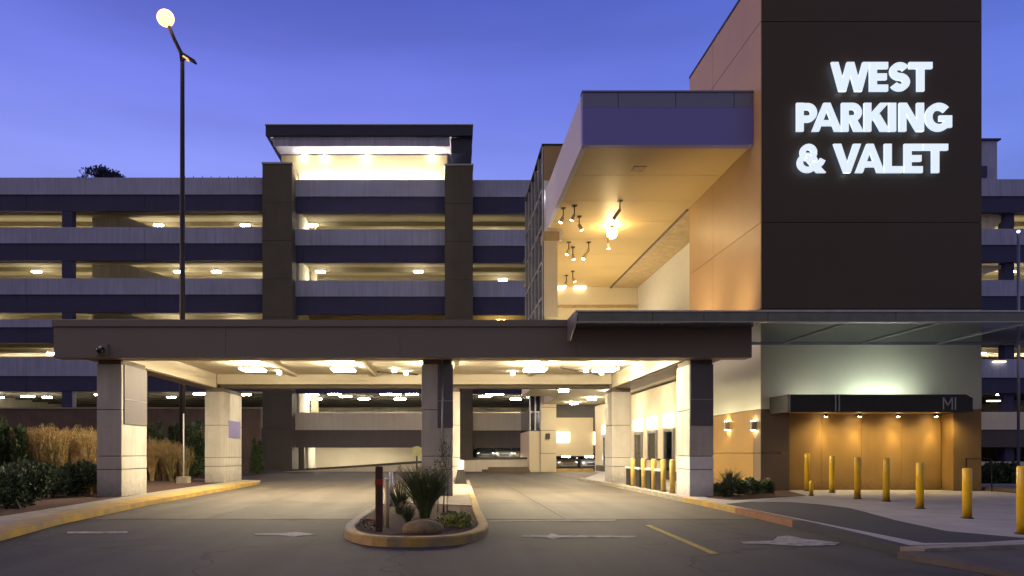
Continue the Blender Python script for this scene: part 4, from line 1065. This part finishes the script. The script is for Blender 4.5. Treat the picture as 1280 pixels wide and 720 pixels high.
# island plants
tuft = blade_tuft(61, 1000, 1.15, .62, mat('grass_green', (.15, .21, .08), .6, nscale=6, namt=.4, bump=0), M_reedg, .008, .06, mat('plume_pale', (.50, .44, .28), .8, bump=0), .15).build('ornamental_grass')
place(tuft, (X(531, 14.3), 14.3, .12), 'fountain-shaped green ornamental grass with pale tips on the island', 'ornamental grass', None, 0, 1.0, True)
t3 = blade_tuft(62, 260, .8, .5, M_leaf2, M_reedg, .006, .05, M_reed, .4).build('ornamental_grass')
place(t3, (X(500, 15.2), 15.2, .12), 'thin wispy grass tuft just right of the island posts', 'ornamental grass', None, 0, 1.0, True)
place(t3, (X(510, 13.2), 13.2, .12), 'low sparse grass tuft behind the boulder', 'ornamental grass', None, 2, .55)
st = MB(); rs = random.Random(5)
for i in range(9):
    x0, y0 = X(552, 15.6) + rs.uniform(-.12, .14), 15.6 + rs.uniform(-.2, .2); h = rs.uniform(1.1, 1.9)
    st.tube([(x0, y0, .1), (x0 + rs.uniform(-.06, .06), y0, h * .6), (x0 + rs.uniform(-.14, .14), y0, h)], [.008, .006, .003], M_bark, 5)
    leaf_cloud(st, (x0, y0, h * .75), (.08, .08, h * .25), 26, .05, M_leaf, rs)
st2 = st.build('flower_stalks'); tag(st2, 'thin dark flowering stalks standing before the middle column', 'plant')
gcv = MB(); rs = random.Random(6)
for i in range(11):
    a = rs.uniform(0, 6.28); r = rs.random() ** .5
    leaf_cloud(gcv, (math.cos(a) * r * .36, math.sin(a) * r * .55, .07), (.17, .17, .12), 110, .06, M_leafy if i % 3 else M_leaf2, rs)
g2 = gcv.build('groundcover_plant'); place(g2, (X(571, 12.9), 12.9, .12), 'low lime-green groundcover plant right of the boulder', 'plant', None, 0, 1, True)
fl = MB(); rs = random.Random(8)
leaf_cloud(fl, (0, 0, .07), (.16, .2, .08), 130, .05, M_leaf, rs)
for i in range(24): fl.ball((rs.uniform(-.16, .16), rs.uniform(-.2, .2), rs.uniform(.1, .19)), .016, M_red, sub=1)
tag(fl.build('red_flowers', loc=(X(461, 12.2), 12.2, .12)), 'small patch of red flowers at the left nose of the island', 'flowers', kind='stuff')
rk = MB(); rk.ball((0, 0, .06), .36, M_rock, (1, .72, .44), 4, .010, 4); tag(rk.build('boulder', loc=(X(529, 11.75), 11.75, .12)), 'smooth tan boulder at the front of the island', 'boulder')
# island posts
D = 11.9; x = X(474, D)
t = thing('timber_post', 'square dark brown post with a red band at the island nose', 'post', (x, D, .12))
m = MB(); m.box(x - .062, x + .062, D - .062, D + .062, .1, Z(583, D), M_bark, .01); m.build('post', t)
m = MB(); m.box(x - .066, x + .066, D - .066, D + .066, Z(606, D), Z(599, D), M_red, .004); m.build('red_band', t)
D = 12.6; x = X(484, D)
t = thing('reflector_post', 'slim pale yellow reflector post just behind the brown island post', 'post', (x, D, .12))
m = MB(); m.tube([(x, D, .1), (x, D, Z(601, D))], .038, mat('post_pale', (.62, .50, .22), .5, bump=0), 14); m.build('post', t)
m = MB(); m.tube([(x, D, Z(601, D)), (x, D, Z(598, D))], .045, M_white, 14); m.build('cap', t)
D = 17.5; x = X(489, D)
t = thing('marker_post', 'white marker post on the island left of the grasses', 'post', (x, D, .12))
m = MB(); m.tube([(x, D, .1), (x, D, Z(590, D))], .05, M_white, 14); m.build('post', t)
m = MB(); m.tube([(x, D, .1), (x, D, .16)], .11, M_dark, 14); m.build('base', t)
D = 29.0; x = X(576, D)
t = thing('ticket_machine', 'dark tapered pedestal with a white reader box on the island end', 'ticket machine', (x, D, .15))
m = MB(); m.prism([(x - .26, .15), (x + .26, .15), (x + .14, .75), (x - .14, .75)], D - .15, D + .15, M_dark, 'y'); m.build('pedestal', t)
m = MB(); m.box(x - .13, x + .13, D - .14, D + .1, .752, 1.16, M_white, .03); m.build('reader_box', t)
# gate post near the ramp
D = 40.0; x = X(521, D)
t = thing('ramp_marker', 'slim dark post with a round green-grey sign before the garage ramp', 'sign', (x, D, 0))
m = MB(); m.tube([(x, D, 0), (x, D, 1.45)], .05, M_pole, 10); m.build('post', t)
m = MB(); m.tube([(x, D - .07, 1.55), (x, D - .03, 1.55)], .30, M_leafy if 0 else mat('sign_olive', (.30, .28, .14), .6, bump=0), 18); m.build('sign_plate', t)

# background tree behind the garage
tr = thing('tree', 'rounded dark tree crown rising behind the left garage parapet', 'tree', (X(130, 92), 92, 0))
rt = random.Random(9); zt0 = Z(222, 92)
m = MB(); bx = X(132, 92)
m.tube([(bx, 92, 0), (bx + .3, 92, 16), (bx, 92, 32), (bx, 92, zt0 - 2)], [.7, .55, .35, .2], M_bark, 10)
for i in range(7): a = i * .9; m.tube([(bx, 92, 28 + i), (bx + math.cos(a) * 3, 92 + math.sin(a) * 2, 33 + i * .5)], [.18, .05], M_bark, 6)
m.build('trunk', tr)
m = MB()
for i in range(26):
    u = rt.uniform(-1, 1); leaf_cloud(m, (bx + u * 3.6, 92 + rt.uniform(-2, 2), zt0 - 1.9 + (1 - u * u) * 2.2 + rt.uniform(-.5, .2)), (1.0, 1.0, .6), 190, .3, mat('leaf_far', (.05, .06, .13), .8, bump=0) , rt, .2)
m.build('crown', tr)

# ================================================================ sky, lamps, camera
w = bpy.data.worlds.new('World'); S.world = w; w.use_nodes = True
nt = w.node_tree; N = nt.nodes; L = nt.links; bg = N['Background']
sky = N.new('ShaderNodeTexSky'); sky.sky_type = 'NISHITA'; sky.sun_disc = False
sky.sun_elevation = R(1.5); sky.sun_rotation = R(215); sky.air_density = 1.4; sky.dust_density = .6; sky.ozone_density = 4
tc = N.new('ShaderNodeTexCoord'); sep = N.new('ShaderNodeSeparateXYZ'); L.new(tc.outputs['Generated'], sep.inputs[0])
rp_ = N.new('ShaderNodeValToRGB'); e = rp_.color_ramp.elements
e[0].position = 0.0; e[0].color = (.40, .42, .88, 1)
e[1].position = 1.0; e[1].color = (.045, .042, .10, 1)
for pos, c in ((.22, (.33, .375, .88, 1)), (.37, (.24, .28, .83, 1)), (.44, (.175, .205, .74, 1)), (.55, (.10, .125, .58, 1)), (.66, (.055, .06, .28, 1))):
    q = e.new(pos); q.color = c
L.new(sep.outputs['Z'], rp_.inputs['Fac'])
# deeper blue to the right, warm violet glow behind the viewer
mrx = N.new('ShaderNodeMapRange'); mrx.inputs['From Min'].default_value = -.1; mrx.inputs['From Max'].default_value = .75; mrx.inputs['To Min'].default_value = 0; mrx.inputs['To Max'].default_value = .62
L.new(sep.outputs['X'], mrx.inputs['Value'])
mixr = N.new('ShaderNodeMix'); mixr.data_type = 'RGBA'; mixr.inputs['B'].default_value = (.055, .13, .58, 1)
L.new(mrx.outputs['Result'], mixr.inputs['Factor']); L.new(rp_.outputs['Color'], mixr.inputs['A'])
mry = N.new('ShaderNodeMapRange'); mry.inputs['From Min'].default_value = .1; mry.inputs['From Max'].default_value = -.9; mry.inputs['To Min'].default_value = 0; mry.inputs['To Max'].default_value = 1
L.new(sep.outputs['Y'], mry.inputs['Value'])
mixy = N.new('ShaderNodeMix'); mixy.data_type = 'RGBA'; mixy.inputs['B'].default_value = (.255, .22, .19, 1)
L.new(mry.outputs['Result'], mixy.inputs['Factor']); L.new(mixr.outputs['Result'], mixy.inputs['A'])
# faint cloud streaks
mpn = N.new('ShaderNodeMapping'); mpn.inputs['Scale'].default_value = (1.2, 1.2, 7); cn = N.new('ShaderNodeTexNoise'); cn.inputs['Scale'].default_value = 1.6; cn.inputs['Detail'].default_value = 5
L.new(tc.outputs['Generated'], mpn.inputs[0]); L.new(mpn.outputs[0], cn.inputs['Vector'])
cmr = N.new('ShaderNodeMapRange'); cmr.inputs['From Min'].default_value = .35; cmr.inputs['From Max'].default_value = .75; cmr.inputs['To Min'].default_value = .90; cmr.inputs['To Max'].default_value = 1.16
L.new(cn.outputs['Fac'], cmr.inputs['Value'])
sc1 = N.new('ShaderNodeVectorMath'); sc1.operation = 'SCALE'; L.new(mixy.outputs['Result'], sc1.inputs[0]); L.new(cmr.outputs['Result'], sc1.inputs['Scale'])
sc2 = N.new('ShaderNodeVectorMath'); sc2.operation = 'SCALE'; sc2.inputs['Scale'].default_value = .05; L.new(sky.outputs['Color'], sc2.inputs[0])
add = N.new('ShaderNodeVectorMath'); add.operation = 'ADD'; L.new(sc1.outputs[0], add.inputs[0]); L.new(sc2.outputs[0], add.inputs[1])
L.new(add.outputs[0], bg.inputs['Color']); bg.inputs['Strength'].default_value = 1.0

def light(kind, name, loc, energy, col, target=None, **kw):
    ld = bpy.data.lights.new(name, kind); ld.energy = energy; ld.color = col
    for k, v in kw.items(): setattr(ld, k, v)
    o = bpy.data.objects.new(name, ld); COL.objects.link(o); o.location = loc
    if target is not None: o.rotation_euler = (Vector(target) - Vector(loc)).to_track_quat('-Z', 'Y').to_euler()
    return o
light('SUN', 'dusk_sun', (-30, 8, 22), 1.0, (1.0, .66, .44), (10, 8.3, 10), angle=R(25))
for i, p in enumerate(SPOTS):
    light('SPOT', 'washer_and_spill_light', p, 130, (1, .74, .34), (p[0], p[1] + .35, 0), spot_size=R(48), spot_blend=1, shadow_soft_size=.04)
    light('SPOT', 'washer_and_spill_light', (p[0], p[1] - .6, p[2] + .03), 120, (1, .74, .34), (p[0], p[1] - .1, 0), spot_size=R(150), spot_blend=1, shadow_soft_size=.08)  # extra wide spot added for the warm glow on wall and plaza
light('SPOT', 'flood', FL[0], 560, (1, .76, .38), (tx0, 27, 8.8), spot_size=R(115), spot_blend=1, shadow_soft_size=.1)
light('SPOT', 'flood', FL[1], 560, (1, .76, .38), (tx0, 29.5, 9.5), spot_size=R(115), spot_blend=1, shadow_soft_size=.1)
light('SPOT', 'flood', FL[2], 1100, (1, .80, .44), (8, 35, 13), spot_size=R(140), spot_blend=1, shadow_soft_size=.1)
light('SPOT', 'flood', FL[3], 2600, (1, .80, .46), (8.5, 42, 13), spot_size=R(140), spot_blend=1, shadow_soft_size=.1)

light('SPOT', 'street_lamp_light', LAMP, 16000, (1, .72, .36), (-15.5, 24, 0), spot_size=R(44), spot_blend=.6, shadow_soft_size=.25)
cd = bpy.data.cameras.new('camera'); cam = bpy.data.objects.new('camera', cd); COL.objects.link(cam)
cam.location = (0, 0, EYE); cam.rotation_euler = (R(90), 0, 0)
cd.sensor_width = 36; cd.lens = 36 * F / 1280; cd.shift_x = (640 - CX) / 1280; cd.shift_y = (HY - 360) / 1280
cd.clip_end = 2000; cd.clip_start = .1
S.camera = cam
S.view_settings.view_transform = 'Standard'; S.view_settings.look = 'None'; S.view_settings.exposure = 0
S.render.engine = 'CYCLES'
c = S.cycles; c.use_denoising = True; c.max_bounces = 6; c.diffuse_bounces = 4; c.glossy_bounces = 3; c.transparent_max_bounces = 8
c.sample_clamp_indirect = 4; c.use_light_tree = True; c.caustics_reflective = False; c.caustics_refractive = False
